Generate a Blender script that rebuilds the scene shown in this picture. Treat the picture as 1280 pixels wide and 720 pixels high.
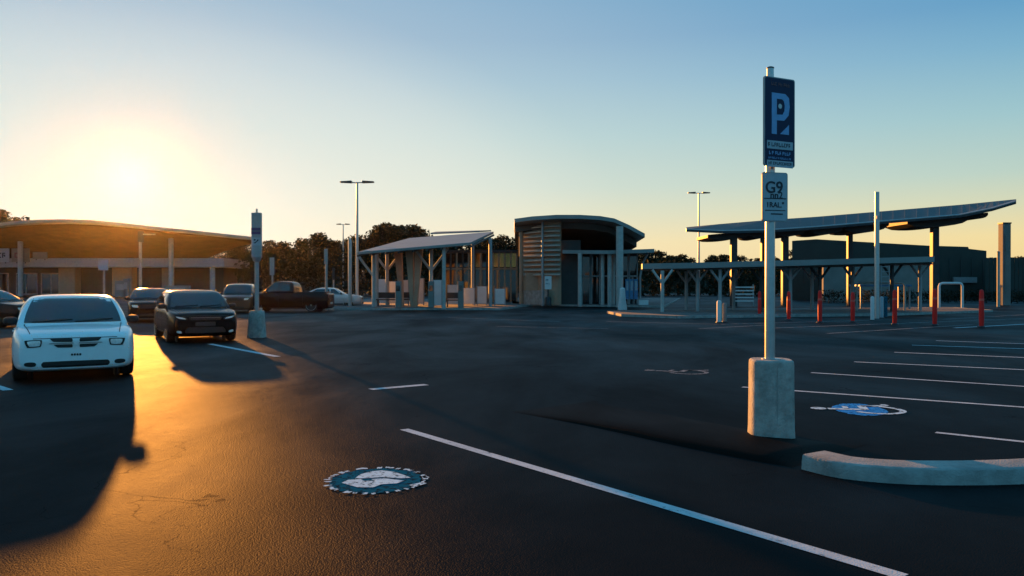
import bpy, bmesh, math, random
from mathutils import Vector, Matrix
from mathutils.bvhtree import BVHTree
R = math.radians
rnd = random.Random(7)
for o in list(bpy.data.objects): bpy.data.objects.remove(o)
S = bpy.context.scene
COL = S.collection

# ------------------------------------------------------------------ camera
CAMZ, HOR, F = 1.6, 356.0, 1000.0
cam = bpy.data.objects.new('camera', bpy.data.cameras.new('camera')); COL.objects.link(cam)
cam.data.sensor_width = 36; cam.data.lens = 36 * F / 1280
cam.location = (0, 0, CAMZ)
cam.rotation_euler = (R(90) - math.atan((360 - HOR) / F), 0, 0)
cam.data.clip_end = 6000
S.camera = cam

# ------------------------------------------------------------------ light
SUN_AZ = math.atan(0.478)          # to the left of straight ahead
SUN_EL = math.atan(0.120)
wd = bpy.data.worlds.new('World'); S.world = wd; wd.use_nodes = True
nt = wd.node_tree; nt.nodes.clear()
out = nt.nodes.new('ShaderNodeOutputWorld'); bg = nt.nodes.new('ShaderNodeBackground')
sky = nt.nodes.new('ShaderNodeTexSky'); sky.sky_type = 'NISHITA'; sky.sun_disc = False
sky.sun_elevation = SUN_EL; sky.sun_rotation = -SUN_AZ
sky.altitude = 0; sky.air_density = 1.0; sky.dust_density = 1.4; sky.ozone_density = 2.2
bg.inputs['Strength'].default_value = 0.13 / 2 ** 1.3
def wmath(op, a_, b_=None):
    t_ = nt.nodes.new('ShaderNodeMath'); t_.operation = op
    for i_, v_ in enumerate((a_, b_)):
        if v_ is None: continue
        if isinstance(v_, (int, float)): t_.inputs[i_].default_value = v_
        else: nt.links.new(v_, t_.inputs[i_])
    return t_.outputs[0]
def wramp(fac, pts):
    t_ = nt.nodes.new('ShaderNodeValToRGB'); nt.links.new(fac, t_.inputs[0]); e_ = t_.color_ramp.elements
    e_[0].position, e_[0].color = pts[0][0], tuple(pts[0][1]) + (1,)
    e_[1].position, e_[1].color = pts[-1][0], tuple(pts[-1][1]) + (1,)
    for p_, c_ in pts[1:-1]: q_ = e_.new(p_); q_.color = tuple(c_) + (1,)
    t_.color_ramp.interpolation = 'EASE' if False else 'LINEAR'
    return t_.outputs[0]
def wmix(f_, a_, b_, typ='MIX'):
    t_ = nt.nodes.new('ShaderNodeMix'); t_.data_type = 'RGBA'; t_.blend_type = typ; t_.clamp_result = False
    for i_, v_ in ((0, f_), (6, a_), (7, b_)):
        if isinstance(v_, (int, float)): t_.inputs[i_].default_value = v_
        elif isinstance(v_, tuple): t_.inputs[i_].default_value = v_ + (1,)
        else: nt.links.new(v_, t_.inputs[i_])
    return t_.outputs[2]
SD = (-math.sin(SUN_AZ) * math.cos(SUN_EL), math.cos(SUN_AZ) * math.cos(SUN_EL), math.sin(SUN_EL))
tcw = nt.nodes.new('ShaderNodeTexCoord'); sep = nt.nodes.new('ShaderNodeSeparateXYZ'); nt.links.new(tcw.outputs['Generated'], sep.inputs[0])
dot = nt.nodes.new('ShaderNodeVectorMath'); dot.operation = 'DOT_PRODUCT'; nt.links.new(tcw.outputs['Generated'], dot.inputs[0])
dot.inputs[1].default_value = SD
el = wmath('MULTIPLY', wmath('ARCSINE', sep.outputs[2]), 180 / math.pi / 60)        # 0..1 over 60 degrees
ang = wmath('MULTIPLY', wmath('ARCCOSINE', wmath('MINIMUM', dot.outputs['Value'], 1.0)), 1 / math.pi)   # 0..1 over 180 degrees
lowramp = wramp(el, [(0, (.93, .63, .25)), (3 / 60, (.89, .71, .33)), (5 / 60, (.66, .68, .46)), (6.9 / 60, (.48, .63, .55)), (10.4 / 60, (.32, .55, .60)), (14.3 / 60, (.185, .425, .60)),
                     (17 / 60, (.12, .345, .57)), (21 / 60, (.085, .32, .56)), (30 / 60, (.07, .31, .54)), (1, (.06, .28, .50))])
backramp = wramp(el, [(0, (.14, .32, .44)), (8 / 60, (.13, .42, .60)), (20 / 60, (.095, .41, .65)), (1, (.06, .28, .50))])
side = wramp(ang, [(0, (0, 0, 0)), (58 / 180, (0, 0, 0)), (82 / 180, (.6, .6, .6)), (115 / 180, (1, 1, 1)), (1, (1, 1, 1))])
col = wmix(side, lowramp, backramp)
az = wmath('ARCTAN2', wmath('MULTIPLY', sep.outputs[0], -1.0), sep.outputs[1])
dz = wmath('ABSOLUTE', wmath('SUBTRACT', az, SUN_AZ))
dz = wmath('MULTIPLY', wmath('MINIMUM', dz, wmath('SUBTRACT', 2 * math.pi, dz)), 180 / math.pi * .5)
dl = wmath('SUBTRACT', wmath('MULTIPLY', el, 60.0), 3.0)
gd = wmath('MULTIPLY', wmath('SQRT', wmath('ADD', wmath('MULTIPLY', dz, dz), wmath('MULTIPLY', dl, dl))), 1 / 40)
glow = wramp(gd, [(d_ / 40, (g_, g_, g_)) for d_, g_ in ((0, .88), (4, .78), (6, .70), (8.5, .61), (10.5, .56), (11.5, .53), (13.5, .45), (15, .36), (17, .27), (20, .215), (26, .10), (33, 0), (40, 0))])
col = wmix(glow, col, (1.0, .96, .85))
core = wramp(ang, [(0, (.15, .15, .15)), (.8 / 180, (.1, .1, .1)), (2 / 180, (.02, .02, .02)), (4 / 180, (0, 0, 0)), (1, (0, 0, 0))])
col = wmix(core, col, (2.6, 2.2, 1.6))
col = wmix(1.0, col, (1 / .13, 1 / .13, 1 / .13), 'MULTIPLY')
col = wmix(.008, col, sky.outputs[0])
nt.links.new(col, bg.inputs['Color']); nt.links.new(bg.outputs[0], out.inputs[0])
sl = bpy.data.lights.new('sun', 'SUN'); sl.energy = 5.0; sl.angle = R(0.6); sl.color = (1.0, 0.37, 0.06)
so = bpy.data.objects.new('sun', sl); COL.objects.link(so)
sd = Vector((-math.sin(SUN_AZ) * math.cos(SUN_EL), math.cos(SUN_AZ) * math.cos(SUN_EL), math.sin(SUN_EL)))
so.rotation_euler = sd.to_track_quat('Z', 'Y').to_euler()
S.render.engine = 'CYCLES'
vs = S.view_settings
vs.view_transform = 'Standard'; vs.look = 'None'; vs.exposure = 1.3; vs.gamma = 1.0; vs.use_curve_mapping = False

def W(px, py, D): return Vector(((px - 640) / F * D, D, CAMZ + (HOR - py) / F * D))
def G(px, py, z=0.0):
    D = (CAMZ - z) * F / (py - HOR); return Vector(((px - 640) / F * D, D, z))
def X(px, D): return (px - 640) / F * D
def Z(py, D): return CAMZ + (HOR - py) / F * D

# ------------------------------------------------------------------ materials
def lin(c): return tuple(((v / 255) / 12.92 if v / 255 <= .04045 else ((v / 255 + .055) / 1.055) ** 2.4) for v in c)
def mat(name, col, rough=0.6, metal=0.0, var=0.25, vscale=3.0, bump=0.0, bscale=60.0, spec=0.5, coat=0.0, emit=None, es=0, trans=0.0):
    m = bpy.data.materials.new(name); m.use_nodes = True
    n = m.node_tree; b = n.nodes['Principled BSDF']
    b.inputs['Roughness'].default_value = rough; b.inputs['Metallic'].default_value = metal
    b.inputs['Specular IOR Level'].default_value = spec
    b.inputs['Coat Weight'].default_value = coat; b.inputs['Coat Roughness'].default_value = 0.04
    b.inputs['Transmission Weight'].default_value = trans
    tc = n.nodes.new('ShaderNodeTexCoord'); nz = n.nodes.new('ShaderNodeTexNoise')
    nz.inputs['Scale'].default_value = vscale; nz.inputs['Detail'].default_value = 6; nz.inputs['Roughness'].default_value = .65
    n.links.new(tc.outputs['Object'], nz.inputs['Vector'])
    rp = n.nodes.new('ShaderNodeValToRGB')
    rp.color_ramp.elements[0].position = .3; rp.color_ramp.elements[1].position = .7
    rp.color_ramp.elements[0].color = tuple(max(0, v * (1 - var)) for v in col) + (1,)
    rp.color_ramp.elements[1].color = tuple(min(1, v * (1 + var)) for v in col) + (1,)
    n.links.new(nz.outputs['Fac'], rp.inputs['Fac']); n.links.new(rp.outputs['Color'], b.inputs['Base Color'])
    if bump:
        n2 = n.nodes.new('ShaderNodeTexNoise'); n2.inputs['Scale'].default_value = bscale; n2.inputs['Detail'].default_value = 3
        n.links.new(tc.outputs['Object'], n2.inputs['Vector'])
        bp = n.nodes.new('ShaderNodeBump'); bp.inputs['Strength'].default_value = bump; bp.inputs['Distance'].default_value = .01
        n.links.new(n2.outputs['Fac'], bp.inputs['Height']); n.links.new(bp.outputs['Normal'], b.inputs['Normal'])
    if emit: b.inputs['Emission Color'].default_value = tuple(emit) + (1,); b.inputs['Emission Strength'].default_value = es
    return m

def asphalt_material(name='asphalt', base=(.0065, .0075, .0085), spec=1.3):
    m = bpy.data.materials.new(name); m.use_nodes = True
    n = m.node_tree; L = n.links; b = n.nodes['Principled BSDF']
    tc = n.nodes.new('ShaderNodeTexCoord')
    def noise(scale, det=5, ro=.6, stretch=None, dist=0):
        t = n.nodes.new('ShaderNodeTexNoise'); t.inputs['Scale'].default_value = scale
        t.inputs['Detail'].default_value = det; t.inputs['Roughness'].default_value = ro; t.inputs['Distortion'].default_value = dist
        if stretch:
            mp = n.nodes.new('ShaderNodeMapping'); mp.inputs['Scale'].default_value = stretch
            mp.inputs['Rotation'].default_value = (0, 0, R(-12))
            L.new(tc.outputs['Object'], mp.inputs['Vector']); L.new(mp.outputs['Vector'], t.inputs['Vector'])
        else: L.new(tc.outputs['Object'], t.inputs['Vector'])
        return t.outputs['Fac']
    def mth(op, a, c):
        t = n.nodes.new('ShaderNodeMath'); t.operation = op
        for i, v in enumerate((a, c)):
            if isinstance(v, (int, float)): t.inputs[i].default_value = v
            else: L.new(v, t.inputs[i])
        return t.outputs[0]
    patch = noise(.35, 6, .62, (1, .45, 1), .4); mid = noise(2.2, 5, .7, (1, .5, 1)); fine = noise(70, 2, .6)
    rp = n.nodes.new('ShaderNodeValToRGB')
    rp.color_ramp.elements[0].position = .3; rp.color_ramp.elements[1].position = .75
    rp.color_ramp.elements[0].color = tuple(v * .62 for v in base) + (1,)
    rp.color_ramp.elements[1].color = tuple(v * 1.7 for v in base) + (1,)
    mix = mth('ADD', mth('MULTIPLY', patch, .5), mth('ADD', mth('MULTIPLY', mid, .25), mth('MULTIPLY', fine, .25)))
    L.new(mix, rp.inputs['Fac']); L.new(rp.outputs['Color'], b.inputs['Base Color'])
    # cracks: wandering cell borders, broken up, and dark oil drips
    wv = n.nodes.new('ShaderNodeTexNoise'); wv.inputs['Scale'].default_value = 1.3; wv.inputs['Detail'].default_value = 6
    L.new(tc.outputs['Object'], wv.inputs['Vector'])
    va = n.nodes.new('ShaderNodeVectorMath'); va.operation = 'MULTIPLY_ADD'; L.new(wv.outputs['Color'], va.inputs[0]); va.inputs[1].default_value = (1.6, 1.6, 0); L.new(tc.outputs['Object'], va.inputs[2])
    cr = n.nodes.new('ShaderNodeTexVoronoi'); cr.feature = 'DISTANCE_TO_EDGE'; cr.inputs['Scale'].default_value = .23; L.new(va.outputs[0], cr.inputs['Vector'])
    crk = mth('MULTIPLY', mth('LESS_THAN', cr.outputs['Distance'], .0014), mth('GREATER_THAN', noise(.5, 3), .54))
    oil = n.nodes.new('ShaderNodeValToRGB'); oil.color_ramp.elements[0].position = .60; oil.color_ramp.elements[1].position = .85; L.new(noise(.9, 7, .7), oil.inputs['Fac'])
    ocl = mth('MULTIPLY', oil.outputs['Color'], .35)
    keep = mth('MULTIPLY', mth('SUBTRACT', 1.0, mth('MULTIPLY', crk, .5)), mth('SUBTRACT', 1.0, ocl))
    ro = mth('ADD', .41, mth('ADD', mth('MULTIPLY', patch, .18), mth('MULTIPLY', mid, .10)))
    L.new(ro, b.inputs['Roughness'])
    b.inputs['Specular IOR Level'].default_value = spec
    vo = n.nodes.new('ShaderNodeTexVoronoi'); vo.inputs['Scale'].default_value = 95
    L.new(tc.outputs['Object'], vo.inputs['Vector'])
    b1 = n.nodes.new('ShaderNodeBump'); b1.inputs['Strength'].default_value = 1.0; b1.inputs['Distance'].default_value = .0035; b1.invert = True
    L.new(vo.outputs['Distance'], b1.inputs['Height'])
    b2 = n.nodes.new('ShaderNodeBump'); b2.inputs['Strength'].default_value = .3; b2.inputs['Distance'].default_value = .012
    L.new(noise(3.5, 8, .68), b2.inputs['Height']); L.new(b1.outputs['Normal'], b2.inputs['Normal'])
    L.new(b2.outputs['Normal'], b.inputs['Normal'])
    # matt diffuse base plus a rough glossy film that strengthens at grazing angles
    df = n.nodes.new('ShaderNodeBsdfDiffuse'); L.new(rp.outputs['Color'], df.inputs['Color']); L.new(b2.outputs['Normal'], df.inputs['Normal'])
    gl = n.nodes.new('ShaderNodeBsdfGlossy'); gl.distribution = 'BECKMANN'; L.new(ro, gl.inputs['Roughness']); L.new(b2.outputs['Normal'], gl.inputs['Normal'])
    lw = n.nodes.new('ShaderNodeLayerWeight'); lw.inputs['Blend'].default_value = .5
    k = mth('ADD', spec * .0018, mth('MULTIPLY', mth('POWER', lw.outputs['Facing'], 5.0), mth('MULTIPLY', mth('MULTIPLY', keep, mth('ADD', .30, mth('MULTIPLY', mth('POWER', patch, 2.0), 2.6))), spec * .060)))
    k = mth('ADD', k, mth('MULTIPLY', mth('POWER', lw.outputs['Facing'], 20.0), mth('MULTIPLY', patch, .10)))
    cb = n.nodes.new('ShaderNodeCombineColor')
    for i in range(3): L.new(k, cb.inputs[i])
    L.new(cb.outputs[0], gl.inputs['Color'])
    ad = n.nodes.new('ShaderNodeAddShader'); L.new(df.outputs[0], ad.inputs[0]); L.new(gl.outputs[0], ad.inputs[1])
    L.new(ad.outputs[0], n.nodes['Material Output'].inputs['Surface'])
    return m

def paint_material(name, col, wear=.5, scale=16, rough=.85):
    """worn road paint: the chipped places show asphalt colour"""
    m = mat(name, col, rough, 0, .15, 4, .4, 90, spec=0)
    n = m.node_tree; L = n.links; b = n.nodes['Principled BSDF']
    tc = n.nodes.new('ShaderNodeTexCoord'); t = n.nodes.new('ShaderNodeTexNoise'); t.inputs['Scale'].default_value = scale
    t.inputs['Detail'].default_value = 9; t.inputs['Roughness'].default_value = .78
    L.new(tc.outputs['Object'], t.inputs['Vector'])
    rp = n.nodes.new('ShaderNodeValToRGB'); rp.color_ramp.elements[0].position = wear - .06; rp.color_ramp.elements[1].position = wear + .03
    rp.color_ramp.elements[0].color = (1, 1, 1, 1); rp.color_ramp.elements[1].color = (0, 0, 0, 1)
    old = b.inputs['Base Color'].links[0].from_socket
    mx = n.nodes.new('ShaderNodeMix'); mx.data_type = 'RGBA'
    L.new(t.outputs['Fac'], rp.inputs['Fac']); L.new(rp.outputs['Color'], mx.inputs[0])
    L.new(old, mx.inputs[6]); mx.inputs[7].default_value = (.018, .019, .022, 1)
    L.new(mx.outputs[2], b.inputs['Base Color'])
    return m

M = dict(
    asphalt=asphalt_material(),
    asphalt2=asphalt_material('asphalt_patch', (.0085, .0078, .0072), 1.0),
    line=paint_material('line_paint', (.50, .56, .60), .40),
    oldline=paint_material('faded_line_paint', (.22, .23, .24), .45),
    bluep=paint_material('blue_road_paint', (.04, .28, .66), .46),
    tealp=paint_material('teal_paint', (.012, .11, .17), .475),
    whitep=paint_material('white_symbol_paint', (.56, .72, .80), .45),
    concrete=mat('concrete', (.33, .33, .31), .88, 0, .36, 7, .8, 45, spec=.2),
    kerb=mat('kerb_concrete', (.27, .28, .27), .85, 0, .35, 4, .6, 60),
    paving=mat('paving', (.10, .10, .10), .85, 0, .3, 1.5, .3, 20),
    steel=mat('galvanised_steel', (.45, .46, .47), .38, .8, .12, 12),
    greymetal=mat('grey_painted_metal', (.30, .31, .32), .5, .2, .15, 3),
    whitemetal=mat('pale_painted_metal', (.40, .40, .385), .55, .1, .15, 3, spec=.3),
    darkmetal=mat('dark_metal', (.035, .038, .042), .5, .4, .3, 3),
    louvre=mat('louvre_slat', (.46, .42, .36), .5, .2, .2, 3),
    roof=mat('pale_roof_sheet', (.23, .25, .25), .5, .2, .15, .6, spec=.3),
    glowsoffit=mat('warm_glow_soffit', (.11, .06, .022), .8, 0, .3, .6, spec=.1),  # brown underside, warmed so its colour carries the orange sun glow
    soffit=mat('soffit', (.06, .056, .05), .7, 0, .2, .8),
    tan=mat('tan_render', (.36, .26, .18), .8, 0, .15, 2, .2, 30),
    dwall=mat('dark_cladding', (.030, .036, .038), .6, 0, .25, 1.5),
    gwall=mat('green_black_cladding', (.020, .030, .027), .7, 0, .25, .7),
    lwall=mat('light_render', (.20, .20, .19), .85, 0, .15, 1),
    white=mat('white_panel', (.62, .62, .62), .55, 0, .1, 2),
    blueglass=mat('poster_blue', (.05, .18, .35), .4, 0, .4, 6),
    glass=mat('dark_glass', (.008, .010, .012), .05, 0, .1, 2, spec=.9),
    goldrefl=mat('gold_reflection_glass', (.30, .16, .05), .12, .8, .35, .8),  # golden sunset reflection put into the pane colour
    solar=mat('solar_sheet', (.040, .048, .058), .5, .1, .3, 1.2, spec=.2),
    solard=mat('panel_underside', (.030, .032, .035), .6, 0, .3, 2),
    red=mat('red_plastic', (1.0, .025, .02), .5, 0, .1, 8, spec=.2),
    refl=mat('reflective_band', (.95, .10, .07), .4, 0, .1, 5),
    navy=mat('navy_sign_face', (.005, .012, .055), .4, 0, .1, 5, spec=.2),
    lblue=mat('light_blue_print', (.16, .33, .60), .4, 0, .12, 10),
    palep=mat('pale_sign_face', (.34, .40, .46), .45, 0, .1, 8),
    ink=mat('sign_ink', (.008, .014, .03), .5, 0, .1, 5),
    redink=mat('faded_red_print', (.16, .05, .06), .5, 0, .1, 5),
    purple=mat('purple_print', (.10, .04, .12), .5, 0, .1, 5),
    backing=mat('dark_backing_bank', (.02, .022, .014), .95, 0, .4, .3, .5, 3, spec=.1),  # dark surface of the added bank that blocks the horizon glow
    bark=mat('bark', (.06, .045, .032), .9, 0, .3, 6, .6, 20),
    tyre=mat('tyre_rubber', (.010, .010, .010), .75, 0, .2, 10),
    rim=mat('alloy_rim', (.30, .31, .32), .3, .9, .15, 5),
    carglass=mat('car_glass', (.008, .024, .034), .03, 0, .1, 1, spec=1.0),
    carwhite=mat('white_car_paint', (.86, .87, .88), .3, 0, .04, 2, coat=.7),
    carblack=mat('black_car_paint', (.003, .0035, .004), .25, 0, .1, 2, spec=.12, coat=.28),
    cardark=mat('charcoal_car_paint', (.008, .008, .009), .28, 0, .1, 2, spec=.15, coat=.3),
    carwarmrefl=mat('dark_car_brown_reflection', (.06, .035, .02), .28, .3, .2, 2, coat=1.0),  # dark car, with warm brown reflections put into the base colour
    carsilver=mat('silver_car_paint', (.50, .50, .50), .32, .3, .08, 2, coat=.8),
    trim=mat('black_plastic_trim', (.008, .008, .009), .55, 0, .15, 8),
    lamp=mat('headlamp_lens', (.85, .88, .86), .10, .2, .25, 22, coat=1.0),
    plate=mat('number_plate', (.45, .46, .44), .4, 0, .1, 8),
)
def leaf_material(name, c):
    m = mat(name, c, .75, 0, .45, 1.2, spec=.2)
    n = m.node_tree; b = n.nodes['Principled BSDF']; o = n.nodes['Material Output']
    tr = n.nodes.new('ShaderNodeBsdfTranslucent'); tr.inputs['Color'].default_value = (c[0] * 1.9, c[1] * 1.7, c[2] * .8, 1)
    ms = n.nodes.new('ShaderNodeMixShader'); ms.inputs[0].default_value = .22
    n.links.new(b.outputs[0], ms.inputs[1]); n.links.new(tr.outputs[0], ms.inputs[2]); n.links.new(ms.outputs[0], o.inputs['Surface'])
    return m
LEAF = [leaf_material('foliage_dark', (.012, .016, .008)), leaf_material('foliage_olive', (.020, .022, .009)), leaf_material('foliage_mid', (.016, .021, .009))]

# ------------------------------------------------------------------ mesh builder
class MB:
    def __init__(s): s.v = []; s.f = []
    def add(s, vs_, fs):
        n = len(s.v); s.v += [tuple(v) for v in vs_]; s.f += [tuple(i + n for i in f) for f in fs]; return s
    def box(s, c, d, rz=0, tilt=None):
        m = Matrix.Rotation(rz, 3, 'Z')
        if tilt is not None: m = m @ tilt
        q = [Vector((x * d[0] / 2, y * d[1] / 2, z * d[2] / 2)) for x in (-1, 1) for y in (-1, 1) for z in (-1, 1)]
        return s.add([Vector(c) + m @ p for p in q], [(0, 1, 3, 2), (4, 6, 7, 5), (0, 4, 5, 1), (2, 3, 7, 6), (0, 2, 6, 4), (1, 5, 7, 3)])
    def hexa(s, bottom, top):   # 4 + 4 corners
        return s.add(list(bottom) + list(top), [(3, 2, 1, 0), (4, 5, 6, 7), (0, 1, 5, 4), (1, 2, 6, 5), (2, 3, 7, 6), (3, 0, 4, 7)])
    def tube(s, pts, r, n=12, caps=True):
        pts = [Vector(p) for p in pts]; rs = r if isinstance(r, (list, tuple)) else [r] * len(pts)
        base = len(s.v); up0 = None
        for i, p in enumerate(pts):
            t = (pts[min(i + 1, len(pts) - 1)] - pts[max(i - 1, 0)]).normalized()
            a = Vector((1, 0, 0)) if abs(t.x) < .9 else Vector((0, 1, 0))
            if up0 is None: up0 = (a - t * a.dot(t)).normalized()
            u = (up0 - t * up0.dot(t)).normalized(); up0 = u; w = t.cross(u)
            for k in range(n):
                an = 2 * math.pi * k / n; s.v.append(tuple(p + (u * math.cos(an) + w * math.sin(an)) * rs[i]))
        for i in range(len(pts) - 1):
            for k in range(n):
                a = base + i * n + k; b = base + i * n + (k + 1) % n; s.f.append((a, b, b + n, a + n))
        if caps:
            s.f.append(tuple(base + k for k in range(n))[::-1]); s.f.append(tuple(base + (len(pts) - 1) * n + k for k in range(n)))
        return s
    def lathe(s, prof, c=(0, 0, 0), n=24, axis='Z'):
        base = len(s.v)
        for (r, h) in prof:
            for k in range(n):
                a = 2 * math.pi * k / n
                p = (r * math.cos(a), r * math.sin(a), h) if axis == 'Z' else (r * math.cos(a), h, r * math.sin(a))
                s.v.append(tuple(Vector(c) + Vector(p)))
        for i in range(len(prof) - 1):
            for k in range(n):
                a = base + i * n + k; b = base + i * n + (k + 1) % n; s.f.append((a, b, b + n, a + n))
        s.f.append(tuple(base + k for k in range(n))[::-1]); s.f.append(tuple(base + (len(prof) - 1) * n + k for k in range(n)))
        return s
    def grid(s, rows):   # rows of equal length points
        base = len(s.v); n = len(rows[0])
        for r in rows: s.v += [tuple(p) for p in r]
        for i in range(len(rows) - 1):
            for k in range(n - 1):
                a = base + i * n + k; s.f.append((a, a + 1, a + 1 + n, a + n))
        return s
    def slab(s, rows, th):   # grid with a thickness vector th
        th = Vector(th); base = len(s.v); n = len(rows[0]); m = len(rows)
        for q in (Vector((0, 0, 0)), th):
            for r in rows: s.v += [tuple(Vector(p) + q) for p in r]
        N = n * m
        for i in range(m - 1):
            for k in range(n - 1):
                a = base + i * n + k; s.f.append((a, a + 1, a + 1 + n, a + n)); s.f.append((a + N, a + n + N, a + n + 1 + N, a + 1 + N))
        ring = [k for k in range(n)] + [i * n + n - 1 for i in range(1, m)] + [(m - 1) * n + k for k in range(n - 2, -1, -1)] + [i * n for i in range(m - 2, 0, -1)]
        for i in range(len(ring)):
            a = base + ring[i]; b = base + ring[(i + 1) % len(ring)]; s.f.append((a, a + N, b + N, b))
        return s
    def poly(s, pts): return s.add(pts, [tuple(range(len(pts)))])
    def build(s, name, material, parent=None, smooth=False, bevel=0, loc=None):
        me = bpy.data.meshes.new(name); me.from_pydata(s.v, [], s.f)
        bm = bmesh.new(); bm.from_mesh(me); bmesh.ops.recalc_face_normals(bm, faces=bm.faces)
        if bevel: bmesh.ops.bevel(bm, geom=bm.edges[:], offset=bevel, segments=2, affect='EDGES', profile=.6)
        bm.to_mesh(me); bm.free()
        if smooth:
            me.shade_smooth()
            try: me.set_sharp_from_angle(angle=R(40))
            except Exception: pass
        me.materials.append(material)
        o = bpy.data.objects.new(name, me); COL.objects.link(o)
        if parent: o.parent = parent
        if loc: o.location = loc
        return o

def tag(o, label=None, cat=None, group=None, kind=None):
    if label: o['label'] = label
    if cat: o['category'] = cat
    if group: o['group'] = group
    if kind: o['kind'] = kind
    return o
def thing(name, label, cat, loc=(0, 0, 0), rz=0, group=None):
    o = bpy.data.objects.new(name, None); COL.objects.link(o); o.location = loc; o.rotation_euler.z = rz
    o.empty_display_size = .1
    return tag(o, label, cat, group)
def kids(o): return [c for c in bpy.data.objects if c.parent == o]
def copy_tree(o, parent=None):
    c = o.copy(); COL.objects.link(c); c.parent = parent
    for ch in kids(o): copy_tree(ch, c)
    return c
def text_mb(txt, size, name, material, parent, mtx, ext=.0015):
    cu = bpy.data.curves.new(name, 'FONT'); cu.body = txt; cu.size = size; cu.align_x = 'CENTER'; cu.align_y = 'CENTER'; cu.extrude = ext; cu.offset = size * .015
    t = bpy.data.objects.new(name, cu); COL.objects.link(t)
    me = bpy.data.meshes.new_from_object(t.evaluated_get(bpy.context.evaluated_depsgraph_get()))
    bpy.data.objects.remove(t)
    me.transform(mtx); me.materials.clear(); me.materials.append(material); me.name = name
    o = bpy.data.objects.new(name, me); COL.objects.link(o); o.parent = parent
    return o

# ------------------------------------------------------------------ ground
g = MB()
ys = [-30, -10, 0, 10, 25, 50, 90, 160, 300, 700, 2500]; xs = [-2500, -700, -250, -90, -40, -15, 0, 15, 40, 90, 250, 700, 2500]
g.grid([[(x, y, 0) for x in xs] for y in ys]); tag(g.build('ground', M['asphalt']), kind='structure')

def strip(a, b, w, z=.004, wob=0):
    a, b = Vector(a), Vector(b); d = (b - a); n = Vector((-d.y, d.x, 0)).normalized() * w / 2
    k = max(2, int(d.length / .5)); mb = MB(); rows = [[], []]
    for i in range(k + 1):
        p = a + d * i / k
        for r_, s_ in zip(rows, (1, -1)):
            q = p + n * s_ * (1 + rnd.uniform(-wob, wob)); r_.append((q.x, q.y, z))
    mb.grid(rows); return mb
lines = [((505, 537), (1130, 722), .11, 'line'), ((463, 487), (533, 481), .17, 'line'), ((262, 430), (347, 446), .16, 'line'),
         ((1170, 541), (1330, 558), .09, 'line'), ((928, 484), (1400, 518), .10, 'line'), ((1014, 466), (1400, 491), .10, 'line'),
         ((1068, 452.5), (1400, 468), .11, 'line'), ((1118, 440.5), (1400, 452), .12, 'line'), ((1140, 431.5), (1400, 440), .12, 'line'),
         ((1170, 426), (1400, 434), .12, 'line'),
         ((1034, 417), (1215, 406), .16, 'oldline'), ((1193, 410), (1400, 399), .18, 'line'), ((960, 410.5), (1290, 398), .2, 'oldline'),
         ((874, 411), (965, 406), .16, 'oldline'),
         ((758, 402), (900, 405.5), .2, 'oldline'), ((900, 405.5), (1100, 400), .2, 'oldline'),
         ((560, 397), (700, 402), .2, 'oldline'), ((620, 408), (760, 411), .14, 'oldline'),
         ((1180, 399), (1290, 393), .2, 'oldline'), ((-40, 472), (10, 488), .14, 'line')]
for a, b, w, m in lines:
    tag(strip(G(*a), G(*b), w, .004, .03).build('painted_line', M[m]), kind='structure')

# painted symbols --------------------------------------------------------
def blob(cx, cy, rx, ry, n=26, jit=.1, z=.008, rot=0, arc=None):
    pts = []
    for k in range(n):
        a = 2 * math.pi * k / n; r_ = 1 + rnd.uniform(-jit, jit)
        x = rx * math.cos(a) * r_; y = ry * math.sin(a) * r_
        pts.append((cx + x * math.cos(rot) - y * math.sin(rot), cy + x * math.sin(rot) + y * math.cos(rot), z))
    return pts
def arcband(mb, r0, r1, a0, a1, n=16, z=.008, cx=0, cy=0, jit=.0, sy=1):
    rows = [[], []]
    for k in range(n + 1):
        a = a0 + (a1 - a0) * k / n
        for r_, q in zip(rows, (r0, r1)):
            rr = q * (1 + rnd.uniform(-jit, jit)); r_.append((cx + rr * math.cos(a), cy + rr * math.sin(a) * sy, z))
    mb.grid(rows); return mb
# 1 round emblem in the foreground
c = G(470, 601)
t = thing('painted_emblem', 'round worn teal and white emblem painted on the asphalt in the foreground', 'road marking', (c.x, c.y, 0), R(8))
MB().poly(blob(0, 0, .37, .42, 40, .05, .004)).build('emblem_background', M['tealp'], t)
rg = MB()
a = 0
while a < 6.2:
    w = rnd.uniform(.04, .30); arcband(rg, rnd.uniform(.36, .385), rnd.uniform(.40, .425), a, a + w, 5, .008, jit=.03, sy=1.1); a += w + rnd.uniform(.03, .22)
rg.build('emblem_ring', M['whitep'], t)
sy = MB()
sy.poly([(x, y, .008) for x, y in [(-.16, .08), (-.13, .20), (-.06, .29), (.02, .31), (.10, .25), (.17, .14), (.215, .05), (.14, .045), (.02, .10), (-.06, .085)]])
sy.poly([(x, y, .008) for x, y in [(-.24, -.03), (-.20, .05), (-.12, .06), (-.10, .01), (-.02, -.01), (-.05, .05), (.04, .06), (.10, .02), (.17, -.03), (.12, -.10), (.02, -.11), (-.03, -.19), (-.13, -.17)]])
sy.poly([(x, y, .008) for x, y in [(.20, -.16), (.30, -.08), (.315, -.13), (.24, -.21)]])
sy.v = [(x * 1.22 + .02, y * 1.15 - .03, z) for x, y, z in sy.v]
sy.build('emblem_symbol', M['whitep'], t)
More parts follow.
